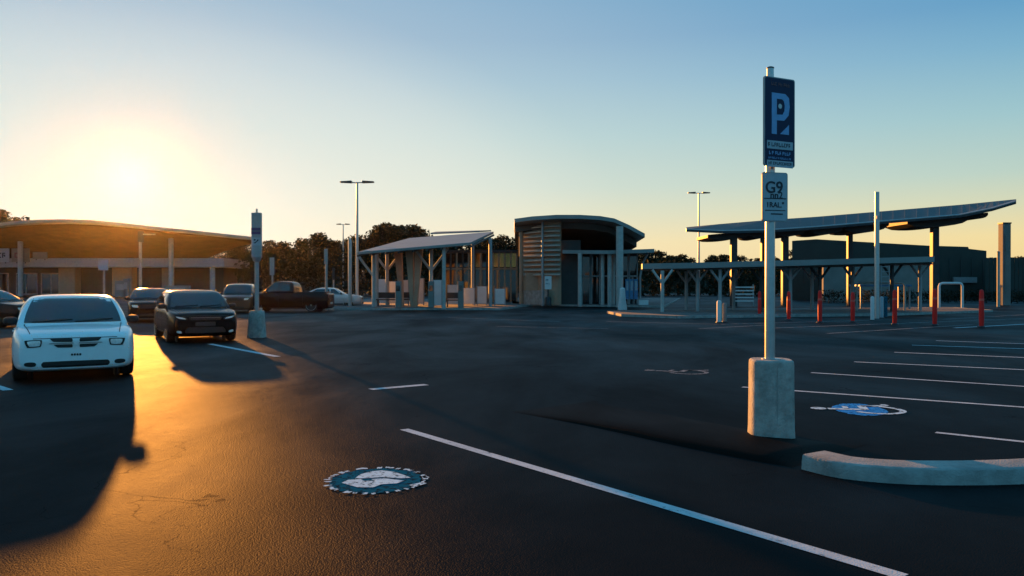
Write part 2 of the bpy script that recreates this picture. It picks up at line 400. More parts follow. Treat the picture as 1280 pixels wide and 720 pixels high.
# 2 and 3 wheelchair symbols
def wheelchair(mb, s=1.0, z=.008):
    arcband(mb, .24 * s, .31 * s, R(130), R(385), 22, z, -.02 * s, -.16 * s)
    mb.poly(blob(-.06 * s, .44 * s, .085 * s, .085 * s, 16, .0, z))
    for (a, b, w) in [((-.06, .34), (-.03, -.05), .10), ((-.03, .14), (.18, .14), .06), ((-.03, -.05), (.24, -.05), .09), ((.24, -.05), (.34, -.33), .08), ((.34, -.33), (.44, -.31), .07)]:
        q = strip((a[0] * s, a[1] * s, 0), (b[0] * s, b[1] * s, 0), w * s, z); mb.add(q.v, q.f)
c = G(1075, 512)
t = thing('painted_wheelchair_symbol', 'bright blue wheelchair symbol with white edges painted in the right hand bay', 'road marking', (c.x, c.y, 0), R(75))
MB().poly(blob(0, .0, .52, .32, 30, .06, .004)).build('symbol_background', M['bluep'], t)
q = MB(); wheelchair(q, 1.15); q.build('symbol', M['whitep'], t)
c = G(848, 464.5)
t = thing('painted_wheelchair_symbol', 'faded grey wheelchair symbol painted on open asphalt left of the sign base', 'road marking', (c.x, c.y, 0), R(60))
q = MB(); wheelchair(q, 1.2, .004); q.build('symbol', M['oldline'], t)

# ------------------------------------------------------------------ kerbs and raised paving
def kerb_run(pts, w=.32, h=.15, name='kerb', m='kerb', z0=-.02):
    """pts: front foot line left to right; the kerb lies behind it"""
    mb = MB(); rows = []
    P = [Vector(p) for p in pts]
    for i, p in enumerate(P):
        d = (P[min(i + 1, len(P) - 1)] - P[max(i - 1, 0)]).normalized(); n = Vector((-d.y, d.x, 0))
        j = rnd.uniform(-.004, .004)
        prof = [(0, z0), (0.004 + j, h * .5), (.012 + j, h * .90), (.022, h * .97), (.045, h), (w - .03, h), (w, h - .03), (w, z0)]
        rows.append([(p.x + n.x * a, p.y + n.y * a, b) for a, b in prof])
    mb.grid(rows); mb.poly(rows[0]); mb.poly(rows[-1][::-1])
    return tag(mb.build(name, M[m], smooth=True), kind='structure')
def spline(pts, n=40):
    out_ = []; P = [Vector(p) for p in pts]; P = [P[0] * 2 - P[1]] + P + [P[-1] * 2 - P[-2]]
    for i in range(1, len(P) - 2):
        for k in range(n):
            t_ = k / n; a, b, c_, d = P[i - 1], P[i], P[i + 1], P[i + 2]
            out_.append(.5 * ((2 * b) + (c_ - a) * t_ + (2 * a - 5 * b + 4 * c_ - d) * t_ * t_ + (3 * b - a - 3 * c_ + d) * t_ ** 3))
    out_.append(P[-2]); return out_
kp = [G(*p) for p in ((1002, 587), (1050, 598), (1120, 605), (1200, 607), (1290, 605), (1400, 598))]
kerb_run(spline(kp, 14), .34, .13)
# low asphalt berm that carries the kerb line to the left of the concrete
bp = spline([G(*p) for p in ((640, 515), (740, 534), (840, 556), (930, 574), (990, 585))], 10)
mb = MB(); rows = []
for i, p in enumerate(bp):
    f = min(1, i / 14) * (1 if i < len(bp) - 7 else max(.0, (len(bp) - 1 - i) / 7)); d = (bp[min(i + 1, len(bp) - 1)] - bp[max(i - 1, 0)]).normalized(); n = Vector((-d.y, d.x, 0))
    rows.append([(p.x + n.x * a, p.y + n.y * a, b * f + .001) for a, b in ((0, -.01), (.03, .03), (.10, .05), (.30, .058), (.7, .05), (1.1, .02), (1.5, -.02))])
mb.grid(rows); tag(mb.build('asphalt_berm', M['asphalt2'], smooth=True), kind='structure')

def paving(name, pts, h=.12, m='paving', edge=True):
    P = [Vector(p) for p in pts]; P = [Vector((p.x, p.y, 0)) for p in P]; n = len(P); mb = MB()
    mb.add([(p.x, p.y, -.02) for p in P] + [(p.x, p.y, h) for p in P], [tuple(range(n)), tuple(range(n, 2 * n))] + [(i, (i + 1) % n, (i + 1) % n + n, i + n) for i in range(n)])
    tag(mb.build(name, M[m]), kind='structure')
    if edge:
        k = MB()
        for i in range(n):
            a, b = P[i], P[(i + 1) % n]; d = (b - a); nn = Vector((-d.y, d.x, 0)).normalized() * -.06
            k.hexa([(a.x - nn.x, a.y - nn.y, -.02), (b.x - nn.x, b.y - nn.y, -.02), (b.x + nn.x, b.y + nn.y, -.02), (a.x + nn.x, a.y + nn.y, -.02)],
                   [(a.x - nn.x, a.y - nn.y, h + .006), (b.x - nn.x, b.y - nn.y, h + .006), (b.x + nn.x, b.y + nn.y, h + .006), (a.x + nn.x, a.y + nn.y, h + .006)])
        tag(k.build('kerb', M['kerb']), kind='structure')
def gp(px, D): return (X(px, D), D, 0)
paving('pavement', [gp(418, 50), gp(560, 51), gp(626, 50.5), gp(660, 60), gp(640, 82), gp(380, 82)], .13)
paving('pavement', [gp(640, 62), gp(830, 56), gp(850, 90), gp(636, 90)], .13)
paving('pavement', [gp(778, 40.5), gp(846, 38), gp(1000, 40), gp(1105, 41), gp(1240, 47), gp(1190, 53), gp(880, 50), gp(760, 45)], .12)

# ------------------------------------------------------------------ foreground sign
D0 = 8.45
bx = X(964, D0)
MODX = X(962.5, D0)
t = thing('concrete_bollard_base', 'square rounded concrete base holding the tall blue parking sign', 'sign base', (bx, D0, 0), R(-7))
mb = MB(); prof = []
for (h, s) in ((-.02, .226), (.03, .226), (.10, .222), (.45, .218), (.76, .216), (.80, .212), (.815, .195)):
    ring = []
    for k in range(32):
        a = 2 * math.pi * (k + .5) / 32; ca, sa = math.cos(a), math.sin(a); e = 4.0
        rr = (abs(ca) ** e + abs(sa) ** e) ** (-1 / e); ring.append((s * rr * ca, s * rr * sa, h))
    prof.append(ring)
for r_ in prof: r_.append(r_[0])
mb.grid(prof); mb.poly(prof[-1][:-1]); mb.build('base_block', M['concrete'], t, smooth=True)
MB().box((.02, -.2185, .42), (.006, .006, .70)).build('joint', M['kerb'], t)
MB().lathe([(.10, .815), (.10, .823), (.06, .826)], n=20).build('collar', M['steel'], t, smooth=True)

t = thing('parking_sign', 'tall silver post with blue P parking panel and small pale panel beneath', 'parking sign', (MODX, D0, 0))
MB().tube([(0, 0, .80), (0, 0, 3.2), (0, 0, Z(86, D0))], [.052, .048, .036], 20).build('post', M['steel'], t, smooth=True)
MB().lathe([(.04, Z(86, D0)), (.04, Z(86, D0) + .01), (.02, Z(86, D0) + .02)], n=16).build('post_cap', M['darkmetal'], t, smooth=True)
def panel(parent, name, w, z0, z1, rz, off, material, th=.02, rim='greymetal', dx=0):
    """a rounded sign plate; returns matrix of its face (x right, y up) facing the camera"""
    h = z1 - z0; r_ = .025; pts = []
    for (cx, cz, a0) in ((w / 2 - r_, h / 2 - r_, 0), (-w / 2 + r_, h / 2 - r_, 90), (-w / 2 + r_, -h / 2 + r_, 180), (w / 2 - r_, -h / 2 + r_, 270)):
        for k in range(5): a = R(a0 + 22.5 * k); pts.append((cx + r_ * math.cos(a), cz + r_ * math.sin(a)))
    mt = Matrix.Translation((dx, 0, (z0 + z1) / 2)) @ Matrix.Rotation(rz, 4, 'Z') @ Matrix.Translation((0, -off, 0))
    n = len(pts)
    def plate(sc, y0, y1):
        mb = MB(); v = [mt @ Vector((x * sc[0], y, z * sc[1])) for y in (y0, y1) for x, z in pts]
        mb.add(v, [tuple(range(n)), tuple(range(n, 2 * n))[::-1]] + [(i, (i + 1) % n, (i + 1) % n + n, i + n) for i in range(n)]); return mb
    p = plate((1, 1), 0, th).build(name, M[rim], parent)
    plate(((w - .022) / w, (h - .022) / h), -.002, 0.004).build(name + '_face', material, p)
    face = mt @ Matrix.Translation((0, -.004, 0)) @ Matrix.Rotation(R(90), 4, 'X')
    return p, face, h
def flat(parent, name, face, polys, material, th=.0012, lift=0):
    mb = MB()
    for P in polys:
        n = len(P)
        mb.add([face @ Vector((x, y, lift)) for x, y in P] + [face @ Vector((x, y, lift + th)) for x, y in P],
               [tuple(range(n)), tuple(range(n, 2 * n))] + [(i, (i + 1) % n, (i + 1) % n + n, i + n) for i in range(n)])
    return mb.build(name, material, parent)
def rect(x0, y0, x1, y1): return [(x0, y0), (x1, y0), (x1, y1), (x0, y1)]
w1 = .425
p, face, h = panel(t, 'upper_panel', w1, Z(209.5, D0), Z(99.5, D0), R(26), .075, M['navy'], dx=.045)
hw = w1 / 2
# letter P on its light field
px0, px1, py0, py1 = -.115, .145, -.13, .32
stem = rect(-.115, -.13, -.045, .30)
bowl = [(-.045, .30), (.07, .30), (.125, .26), (.135, .17), (.12, .08), (.06, .02), (-.045, .015), (-.045, .075), (.035, .08), (.06, .12), (.065, .18), (.05, .225), (.03, .24), (-.045, .24)]
flat(p, 'letter_p', face, [stem, [(-.045, .30), (-.045, .24), (.03, .24), (.05, .225), (.075, .30)], [(.075, .30), (.05, .225), (.065, .18), (.135, .17), (.125, .26)],
     [(.135, .17), (.065, .18), (.06, .12), (.12, .08)], [(.12, .08), (.06, .12), (.035, .08), (-.045, .075), (-.045, .015), (.06, .02)]], M['lblue'])
flat(p, 'white_dot', face, [[(-.0 + .026 * math.cos(k * .5236), .165 + .026 * math.sin(k * .5236)) for k in range(12)]], M['white'], lift=.001)
flat(p, 'arrow', face, [[(.0, -.125), (.125, -.125), (.125, -.02)]], M['lblue'])
flat(p, 'text_strip', face, [rect(-.18, -.285, .18, -.20), rect(-.18, -.475, .18, -.405)], M['palep'])
def glyph_row(x0, x1, y, hh, seed, thin=.3):
    r = random.Random(seed); out_ = []; x = x0
    while x < x1:
        w = hh * r.uniform(.45, .75); k = r.randint(0, 4); e = hh * .2
        if x + w > x1: break
        out_.append(rect(x, y, x + e, y + hh))
        if k in (0, 1, 4): out_.append(rect(x + e, y + hh - e, x + w, y + hh))
        if k in (0, 2, 4): out_.append(rect(x + e, y + hh * .42, x + w, y + hh * .42 + e))
        if k in (1, 2, 3): out_.append(rect(x + e, y, x + w, y + e))
        if k in (3, 4): out_.append(rect(x + w - e, y + e, x + w, y + hh * .42))
        x += w + hh * (.2 if r.random() > .2 else .6)
    return out_
flat(p, 'lettering', face, glyph_row(-.165, .165, -.262, .042, 3) + glyph_row(-.16, .165, -.45, .03, 5), M['ink'], lift=.002)
flat(p, 'lettering', face, glyph_row(-.15, .15, -.345, .035, 8) + glyph_row(-.16, .16, -.39, .02, 9), M['lblue'], lift=.0)
flat(p, 'lettering', face, glyph_row(-.12, .15, .375, .035, 10), M['redink'])
MB().tube([(0, -.06, Z(209, D0) + .3), (0, .0, Z(209, D0) + .3)], .03, 8).build('bracket', M['steel'], t)
MB().tube([(0, -.06, Z(125, D0)), (0, .0, Z(125, D0))], .03, 8).build('bracket', M['steel'], t)
w2 = .30
p, face, h = panel(t, 'lower_panel', w2, Z(277.5, D0), Z(216.5, D0), R(14), .06, M['palep'], dx=.018)
text_mb('G', .17, 'letter', M['ink'], p, face @ Matrix.Translation((-.055, .095, .001))); text_mb('9', .17, 'letter', M['ink'], p, face @ Matrix.Translation((.05, .095, .001)))
text_mb('nn2', .10, 'lettering', M['ink'], p, face @ Matrix.Translation((.015, .015, .001)))
text_mb('1RAL."', .075, 'lettering', M['ink'], p, face @ Matrix.Translation((-.0, -.085, .001)))
flat(p, 'ruled_line', face, [rect(-.13, -.022, .13, -.012), rect(-.12, -.145, .12, -.137), rect(-.05, -.185, .09, -.172)], M['ink'])
MB().tube([(0, -.05, Z(247, D0)), (0, .0, Z(247, D0))], .03, 8).build('bracket', M['steel'], t)

# ------------------------------------------------------------------ cars
def evald(o):
    dg = bpy.context.evaluated_depsgraph_get(); me = bpy.data.meshes.new_from_object(o.evaluated_get(dg)); return me
def interp(tbl, x):
    if x <= tbl[0][0]: return tbl[0][1]
    for (a, b), (c_, d) in zip(tbl, tbl[1:]):
        if x <= c_:
            t_ = (x - a) / (c_ - a); return b + (d - b) * t_
    return tbl[-1][1]
def loft(secs, name, material, parent, sub=2, ends=True):
    """secs: list of (x, [(y,z)...]) half sections from bottom centre to top centre; mirrored"""
    rows = []
    for x, hp in secs:
        full = [(x, y, z) for y, z in hp] + [(x, -y, z) for y, z in hp[::-1][1:-1]]
        full.append(full[0]); rows.append(full)
    mb = MB(); n = len(rows[0]) - 1
    mb.v = [p for r in rows for p in r[:-1]]
    for i in range(len(rows) - 1):
        for k in range(n): mb.f.append((i * n + k, i * n + (k + 1) % n, (i + 1) * n + (k + 1) % n, (i + 1) * n + k))
    def cap(b):   # quads between mirrored columns
        h = len(secs[0][1]); 
        for k in range(h - 1):
            a = b + k; a2 = b + k + 1; m1 = b + (n - k) % n; m2 = b + (n - k - 1) % n
            f = [a, a2, m2, m1]; f2 = []
            for q in f:
                if q not in f2: f2.append(q)
            if len(f2) > 2: mb.f.append(tuple(f2))
    cap(0); cap((len(rows) - 1) * n)
    o = mb.build(name, material, parent, smooth=True)
    for p in o.data.polygons: p.use_smooth = True
    md = o.modifiers.new('s', 'SUBSURF'); md.levels = sub; md.render_levels = sub
    return o
def bake(o, cutters=()):
    bpy.context.view_layer.update()
    me = evald(o); o.modifiers.clear(); o.data = me
    if cutters:
        cs = []
        for c_ in cutters:
            q = MB().lathe([(c_[3], -c_[4] / 2), (c_[3], c_[4] / 2)], (c_[0], c_[1], c_[2]), 32, 'Y').build('cut', M['trim']); cs.append(q)
            md = o.modifiers.new('b', 'BOOLEAN'); md.object = q; md.operation = 'DIFFERENCE'; md.solver = 'EXACT'
        bpy.context.view_layer.update()
        me = evald(o); o.modifiers.clear(); o.data = me
        for q in cs: bpy.data.objects.remove(q)
    me.name = o.name
    me.shade_smooth(); me.set_sharp_from_angle(angle=R(38))
    while len(me.materials) > 1: me.materials.pop()
    return o
class Skin:
    def __init__(s, *objs):
        v = []; f = []
        for o in objs:
            n = len(v); v += [x.co.copy() for x in o.data.vertices]; f += [tuple(i + n for i in p.vertices) for p in o.data.polygons]
        s.t = BVHTree.FromPolygons(v, f)
    def hit(s, axis, a, b, lim=.05):
        """axis 'F' front (from +x), 'B' back, 'L' from +y, 'R' from -y ; a,b the two remaining coordinates"""
        o, d = {'F': ((6, a, b), (-1, 0, 0)), 'B': ((-6, a, b), (1, 0, 0)), 'L': ((a, 4, b), (0, -1, 0)), 'R': ((a, -4, b), (0, 1, 0)), 'T': ((a, b, 5), (0, 0, -1))}[axis]
        r = s.t.ray_cast(Vector(o), Vector(d))
        return (r[0], Vector(d)) if r[0] is not None else (None, Vector(d))
    def patch(s, axis, q, off=.006, n=10, rnd_=.12, deep=.02):
        """q: four corners in the projection plane; superellipse-rounded; returns MB sheet with skirt"""
        rows = []; last = None
        def sq(u, v):   # squircle rounding
            k = rnd_
            return u * math.sqrt(1 - k * v * v), v * math.sqrt(1 - k * u * u)
        for i in range(n + 1):
            row = []
            for j in range(n + 1):
                u, v = sq(-1 + 2 * j / n, -1 + 2 * i / n); u = (u + 1) / 2; v = (v + 1) / 2
                a = (q[0][0] * (1 - u) + q[1][0] * u) * (1 - v) + (q[3][0] * (1 - u) + q[2][0] * u) * v
                b = (q[0][1] * (1 - u) + q[1][1] * u) * (1 - v) + (q[3][1] * (1 - u) + q[2][1] * u) * v
                p, d = s.hit(axis, a, b)
                if p is None: p = last if last is not None else Vector((0, 0, 0))
                last = p; row.append(p - d * off)
            rows.append(row)
        d = s.hit(axis, q[0][0], q[0][1])[1]
        mb = MB(); mb.slab(rows, d * deep); return mb

def build_car(name, label, paint, L=4.1, Wd=1.78, H=1.45, hood=.80, cowl=.93, belt=.92, deck=None, style='hatch', wheel=.31, loc=(0, 0, 0), heading=0, front='plain', group=None, wb=None):
    t = thing(name, label, 'car', loc, heading, group)
    hw = Wd / 2; xf = 0.0; xr = -L   # nose at x=0, tail at -L
    fa = -.20 * L; ra = -L + .185 * L if wb is None else fa - wb
    pick = style == 'pickup'
    tail = {'hatch': belt + .02, 'suv': belt + .02, 'sedan': belt + .04, 'pickup': belt + .0}[style]
    cx = -.27 * L if style != 'pickup' else -.27 * L      # cowl
    top = [(0, hood - .12), (-.03, hood - .035), (-.12, hood), (cx * .6, hood + (cowl - hood) * .75), (cx, cowl), (-L * .6, belt + .0), (xr + .3, tail), (xr + .04, tail - .04), (xr, tail - .14)]
    def wid(x):
        f = min(1, (-x) / .55); r_ = min(1, (x - xr) / .5)
        return hw * (.85 + .15 * math.sin(f * math.pi / 2)) * (.86 + .14 * math.sin(r_ * math.pi / 2))
    secs = []
    for fx in (0, .012, .04, .09, .15, .20, .27, .36, .45, .55, .66, .76, .86, .93, .97, .99, 1):
        x = -fx * L; w = wid(x); zt = interp([(-a, b) for a, b in top], -x)
        zb = .17 + (.10 if fx < .005 or fx > .995 else .03 if (fx < .02 or fx > .985) else 0)
        sh = zt - .07
        hp = [(0, zb), (w * .55, zb), (w * .90, zb + .01), (w * .975, zb + .08), (w * 1.0, (zb + sh) / 2 - .02), (w * .985, sh - .05), (w * .965, sh + .012), (w * .925, zt - .010), (w * .90, zt - .004), (w * .6, zt + .012), (0, zt + .022)]
        secs.append((x, hp))
    body = loft(secs, 'body', paint, t)
    cuts = []
    for xa in (fa, ra):
        for s in (1, -1): cuts.append((xa, s * (hw - .08), wheel, wheel + .055, .46))
    bake(body, cuts)
    # dark inside of each wheel arch
    for xa in (fa, ra):
        for s in (1, -1): MB().lathe([(wheel + .05, -.01), (wheel + .05, .01)], (xa, s * (hw - .30), wheel + .0), 24, 'Y').build('wheel_well', M['trim'], t)
    # greenhouse
    zr = H
    if style == 'hatch': prof = [(cx + .10, 0), (cx - .0, .12), (cx - .50, .80), (cx - .78, .97), (-L * .60, 1.0), (-L * .80, .95), (xr + .42, .86), (xr + .14, .15), (xr + .08, 0)]
    elif style == 'suv': prof = [(cx + .08, 0), (cx - .02, .12), (cx - .42, .82), (cx - .66, .98), (-L * .60, 1.0), (-L * .84, .98), (xr + .28, .90), (xr + .10, .15), (xr + .06, 0)]
    elif style == 'sedan': prof = [(cx + .10, 0), (cx, .12), (cx - .55, .80), (cx - .85, .97), (-L * .58, 1.0), (-L * .70, .93), (xr + .95, .60), (xr + .50, .12), (xr + .42, 0)]
    else: prof = [(cx + .08, 0), (cx, .12), (cx - .45, .82), (cx - .70, .97), (-L * .48, 1.0), (-L * .57, .97), (-L * .605, .85), (-L * .62, .12), (-L * .625, 0)]
    gs = []
    for x, f in prof:
        zb = belt - .04; zt = zb + .02 + (zr - zb - .02) * f
        w0 = wid(x) * .945; w1 = wid(x) * (.93 - .17 * f)
        if f > .5: pr = [(0, zb), (w0 * .6, zb), (w0, zb + .01), (w0 * .985, zb + (zt - zb) * .25), (w0 * .55 + w1 * .45, zb + (zt - zb) * .65), (w1, zt - .085), (w1 * .93, zt - .03), (w1 * .6, zt - .004), (0, zt)]
        else: pr = [(0, zb), (w0 * .6, zb), (w0, zb + .01), (w0 * .985, zb + (zt - zb) * .3), (w0 * .6 + w1 * .4, zb + (zt - zb) * .65), (w1, zt - .04 * f), (w1 * .93, zt - .01 * f), (w1 * .6, zt + .02), (0, zt + .03)]
        gs.append((x, pr))
    cab = loft(gs, 'cabin', paint, t); bake(cab)
    sk = Skin(body, cab); ck = Skin(cab)
    # glass
    zt = zr - .07; wt = wid(cx) * .76
    ck.patch('F', [(-hw * .84, cowl + .035), (hw * .84, cowl + .035), (wt * .90, zt), (-wt * .90, zt)], .006, 12, .06).build('windscreen', M['carglass'], t, smooth=True)
    bt = belt + .035
    if style != 'pickup': ck.patch('B', [(-hw * .74, bt + .06), (hw * .74, bt + .06), (wt * .84, zt - .02), (-wt * .84, zt - .02)], .006, 10, .08).build('rear_window', M['carglass'], t, smooth=True)
    def xat(f, front=True):   # x where profile reaches height fraction f
        seq = prof[:4] if front else prof[::-1][:4]
        for (a, fa_), (b, fb_) in zip(seq, seq[1:]):
            if fa_ <= f <= fb_: return a + (b - a) * (f - fa_) / (fb_ - fa_ + 1e-9)
        return seq[-1][0]
    zs = zr - .125; fb = (bt - belt + .04) / (zr - belt + .04); ft = (zs - belt + .04) / (zr - belt + .04)
    x0b, x0t = xat(fb) - .24, xat(ft) - .16; x1b, x1t = xat(fb, False) + .22, xat(ft, False) + .20
    mid = (-L * .49) if style != 'pickup' else -L * .45
    for sd_ in ('L', 'R'):
        ck.patch(sd_, [(mid + .035, bt), (x0b, bt), (x0t, zs), (mid + .035, zs)], .006, 8, .05).build('side_window', M['carglass'], t, smooth=True)
        ck.patch(sd_, [(x1b, bt), (mid - .035, bt), (mid - .035, zs), (x1t, zs)], .006, 8, .05).build('side_window', M['carglass'], t, smooth=True)
        for (a, b) in (((fa - wheel - .18), mid), (mid - .02, ra + wheel + .1)):
            sl_ = MB(); s2 = sk.patch(sd_, [(b + .0, .30), (b + .012, .30), (b + .012, belt - .05), (b + .0, belt - .05)], .002, 6, 0, .008); sl_.add(s2.v, s2.f)
            sl_.build('door_seam', M['trim'], t)
        hx = mid + .10
        for hx in (mid + .12, mid - .75 if style != 'pickup' else mid - .5):
            h_ = sk.patch(sd_, [(hx, belt - .14), (hx + .16, belt - .14), (hx + .16, belt - .11), (hx, belt - .11)], .03, 3, .2, .03); h_.build('door_handle', paint, t, smooth=True)
        sill = sk.patch(sd_, [(ra + wheel + .08, .215), (fa - wheel - .08, .215), (fa - wheel - .08, .28), (ra + wheel + .08, .28)], .008, 6, 0); sill.build('sill', M['trim'], t)
    # mirrors
    for s in (1, -1):
        mxp = Vector((cx - .22, s * (hw + .03), belt + .07))
        m_ = MB(); ring = []
        for (xo, sc) in ((-.035, .82), (.0, 1), (.05, .86), (.075, .45)):
            ring.append([(mxp.x + xo, mxp.y + .115 * sc * math.copysign(abs(math.cos(a)) ** .7, math.cos(a)), mxp.z + .075 * sc * math.copysign(abs(math.sin(a)) ** .7, math.sin(a))) for a in [2 * math.pi * k / 16 for k in range(17)]])
        m_.grid(ring); m_.poly(ring[0][:-1]); m_.poly(ring[-1][:-1])
        mi = m_.build('mirror', M['trim'], t, smooth=True)
        MB().tube([mxp + Vector((0, -s * .08, -.03)), (cx - .2, s * (hw - .10), belt + .0)], .035, 8).build('mirror_arm', M['trim'], mi)
    # wipers, bonnet shut lines, mirror inside the screen
    for y0_, y1_ in ((-.62, -.02), (.02, .60)):
        p0_, _ = ck.hit('F', y0_ * hw / .9, cowl + .055); p1_, _ = ck.hit('F', y1_ * hw / .9, cowl + .095)
        if p0_ and p1_: MB().tube([p0_ + Vector((.02, 0, 0)), (p0_ + p1_) / 2 + Vector((.03, 0, 0)), p1_ + Vector((.02, 0, 0))], .010, 6).build('wiper', M['trim'], t)
    if not pick:
        for s in (1, -1): sk.patch('T', [(-.16, s * hw * .70), (-.16, s * (hw * .70 + .014)), (cx * .96, s * (hw * .80 + .014)), (cx * .96, s * hw * .80)], .003, 8, 0, .01).build('bonnet_seam', M['trim'], t)
    sk.patch('F', [(-hw * .66, hood - .075), (hw * .66, hood - .075), (hw * .66, hood - .063), (-hw * .66, hood - .063)], .002, 10, 0, .008).build('bonnet_seam', M['trim'], t)
    # front
    fr = 'F'
    def pt(q, mname, pname, off=.006, rr=.2, par=t, n=8, label=None, deep=.03):
        o = sk.patch(fr, q, off, n, rr, deep).build(pname, M[mname] if isinstance(mname, str) else mname, par, smooth=True)
        if label: o['label'] = label
        return o
    if front == 'slots':
        for s in (1, -1):
            q = [(s * .40, .555), (s * .75, .585), (s * .78, .71), (s * .50, .715)]
            q = [(s * .50, .585), (s * .70, .575), (s * .745, .70), (s * .48, .705)]
            hb = pt([(a, b) for a, b in q], 'trim', 'headlight', .006, .14)
            sk.patch('F', [(s * .515, .602), (s * .67, .595), (s * .705, .685), (s * .505, .69)], .012, 8, .2).build('headlight_lens', M['lamp'], hb, smooth=True)
        for s in (1, -1):
            pt([(s * .05, .655), (s * .33, .665), (s * .385, .72), (s * .05, .715)], 'trim', 'grille_slot', .008, .1)
            pt([(s * .05, .565), (s * .27, .57), (s * .33, .62), (s * .05, .62)], 'trim', 'grille_slot', .008, .1)
        pt([(-.40, .632), (.40, .632), (.38, .645), (-.38, .645)], 'rim', 'grille_bar', .012, .1)
        pt([(-.035, .60), (.035, .60), (.045, .70), (-.045, .70)], paint, 'badge', .016, .5)
        pt([(-.50, .245), (.50, .245), (.50, .345), (-.50, .345)], 'trim', 'lower_intake', .006, .12)
        for s in (1, -1):
            f_ = pt([(s * .57, .265), (s * .74, .275), (s * .74, .345), (s * .57, .345)], 'trim', 'fog_lamp', .006, .4)
        for k in range(4): sk.patch('F', [(-.075 + k * .04, .43), (-.045 + k * .04, .43), (-.045 + k * .04, .465), (-.075 + k * .04, .465)], .008, 3, .3).build('badge_letter', M['trim'], t)
        pt([(-.62, .205), (.62, .205), (.64, .222), (-.64, .222)], paint, 'bumper_lip', .016, .1)
    elif front == 'sport':
        for s in (1, -1):
            hb = pt([(s * .46, .64), (s * .66, .66), (s * .80, .76), (s * .50, .70)], 'trim', 'headlight', .006, .1)
            sk.patch('F', [(s * .50, .655), (s * .68, .68), (s * .78, .745), (s * .54, .695)], .012, 6, .2).build('headlight_lens', M['lamp'], hb, smooth=True)
        pt([(-.40, .63), (.40, .63), (.44, .72), (-.44, .72)], 'trim', 'grille', .006, .1)
        for k in range(3): pt([(-.38, .645 + .026 * k), (.38, .645 + .026 * k), (.385, .651 + .026 * k), (-.385, .651 + .026 * k)], 'rim' if k == 2 else 'darkmetal', 'grille_bar', .012, .0)
        pt([(-.55, .28), (.55, .28), (.48, .44), (-.48, .44)], 'trim', 'lower_intake', .006, .1)
        for s in (1, -1): pt([(s * .60, .27), (s * .74, .29), (s * .74, .36), (s * .62, .34)], 'lamp', 'fog_lamp', .008, .4)
        pt([(-.26, .47), (.26, .47), (.26, .58), (-.26, .58)], 'darkmetal', 'number_plate', .014, .05)
    else:
        zz = hood - .10
        for s in (1, -1): pt([(s * .46, zz - .12), (s * .68, zz - .10), (s * .74, zz - .0), (s * .48, zz - .01)], 'lamp', 'headlight', .01, .2)
        pt([(-.40, zz - .15), (.40, zz - .15), (.42, zz - .0), (-.42, zz - .0)], 'trim', 'grille', .006, .15)
        pt([(-.50, .26), (.50, .26), (.46, .38), (-.46, .38)], 'trim', 'lower_intake', .006, .1)
    # rear
    fr = 'B'
    for s in (1, -1): pt([(s * .50, belt - .30), (s * .70, belt - .30), (s * .70, belt - .12), (s * .50, belt - .12)], 'redink', 'tail_light', .01, .2)
    pt([(-.26, .45), (.26, .45), (.26, .56), (-.26, .56)], 'plate', 'number_plate', .012, .05)
    if pick:   # the open load bed
        MB().box((-L * .81, 0, belt + .026), (L * .33, Wd * .74, .02)).build('load_bed', M['trim'], t)
        for s in (1, -1): MB().box((-L * .81, s * Wd * .43, belt + .035), (L * .345, .06, .05)).build('bed_rail', M['trim'], t, bevel=.012)
    # wheels
    for xa in (fa, ra):
        for s in (1, -1):
            y = s * (hw - .12); rw = wheel
            whl = MB().lathe([(rw - .10, -.10), (rw - .03, -.105), (rw - .006, -.085), (rw, -.05), (rw, .05), (rw - .006, .085), (rw - .03, .105), (rw - .10, .10)], (xa, y, rw), 32, 'Y').build('wheel', M['tyre'], t, smooth=True)
            rm = MB(); yy = y + s * .085
            n = 28; ro, ri = rw - .085, rw - .125
            rm.lathe([(ro, -.018), (ro, .022)], (xa, yy, rw), 28, 'Y') if False else None
            for k in range(n):
                a0 = 2 * math.pi * k / n; a1 = 2 * math.pi * (k + 1) / n
                P_ = lambda r__, a, yo: (xa + r__ * math.cos(a), yy + yo, rw + r__ * math.sin(a))
                rm.add([P_(ro, a0, s * .022), P_(ro, a1, s * .022), P_(ri, a1, s * .005), P_(ri, a0, s * .005)], [(0, 1, 2, 3)])
            for k in range(5):
                a = 2 * math.pi * k / 5 + .3; d = Vector((math.cos(a), 0, math.sin(a))); e = Vector((-math.sin(a), 0, math.cos(a)))
                c0 = Vector((xa, yy, rw))
                q = [c0 + d * .03 + e * .035, c0 + d * .03 - e * .035, c0 + d * (ri + .01) - e * .022, c0 + d * (ri + .01) + e * .022]
                rm.hexa([p - Vector((0, s * .02, 0)) for p in q], [p + Vector((0, s * .012, 0)) for p in q])
            rm.lathe([(.05, -.02), (.05, .02), (.03, .025)] if s > 0 else [(.03, -.025), (.05, -.02), (.05, .02)], (xa, yy, rw), 16, 'Y')
            rm.build('rim', M['rim'], whl)
    return t

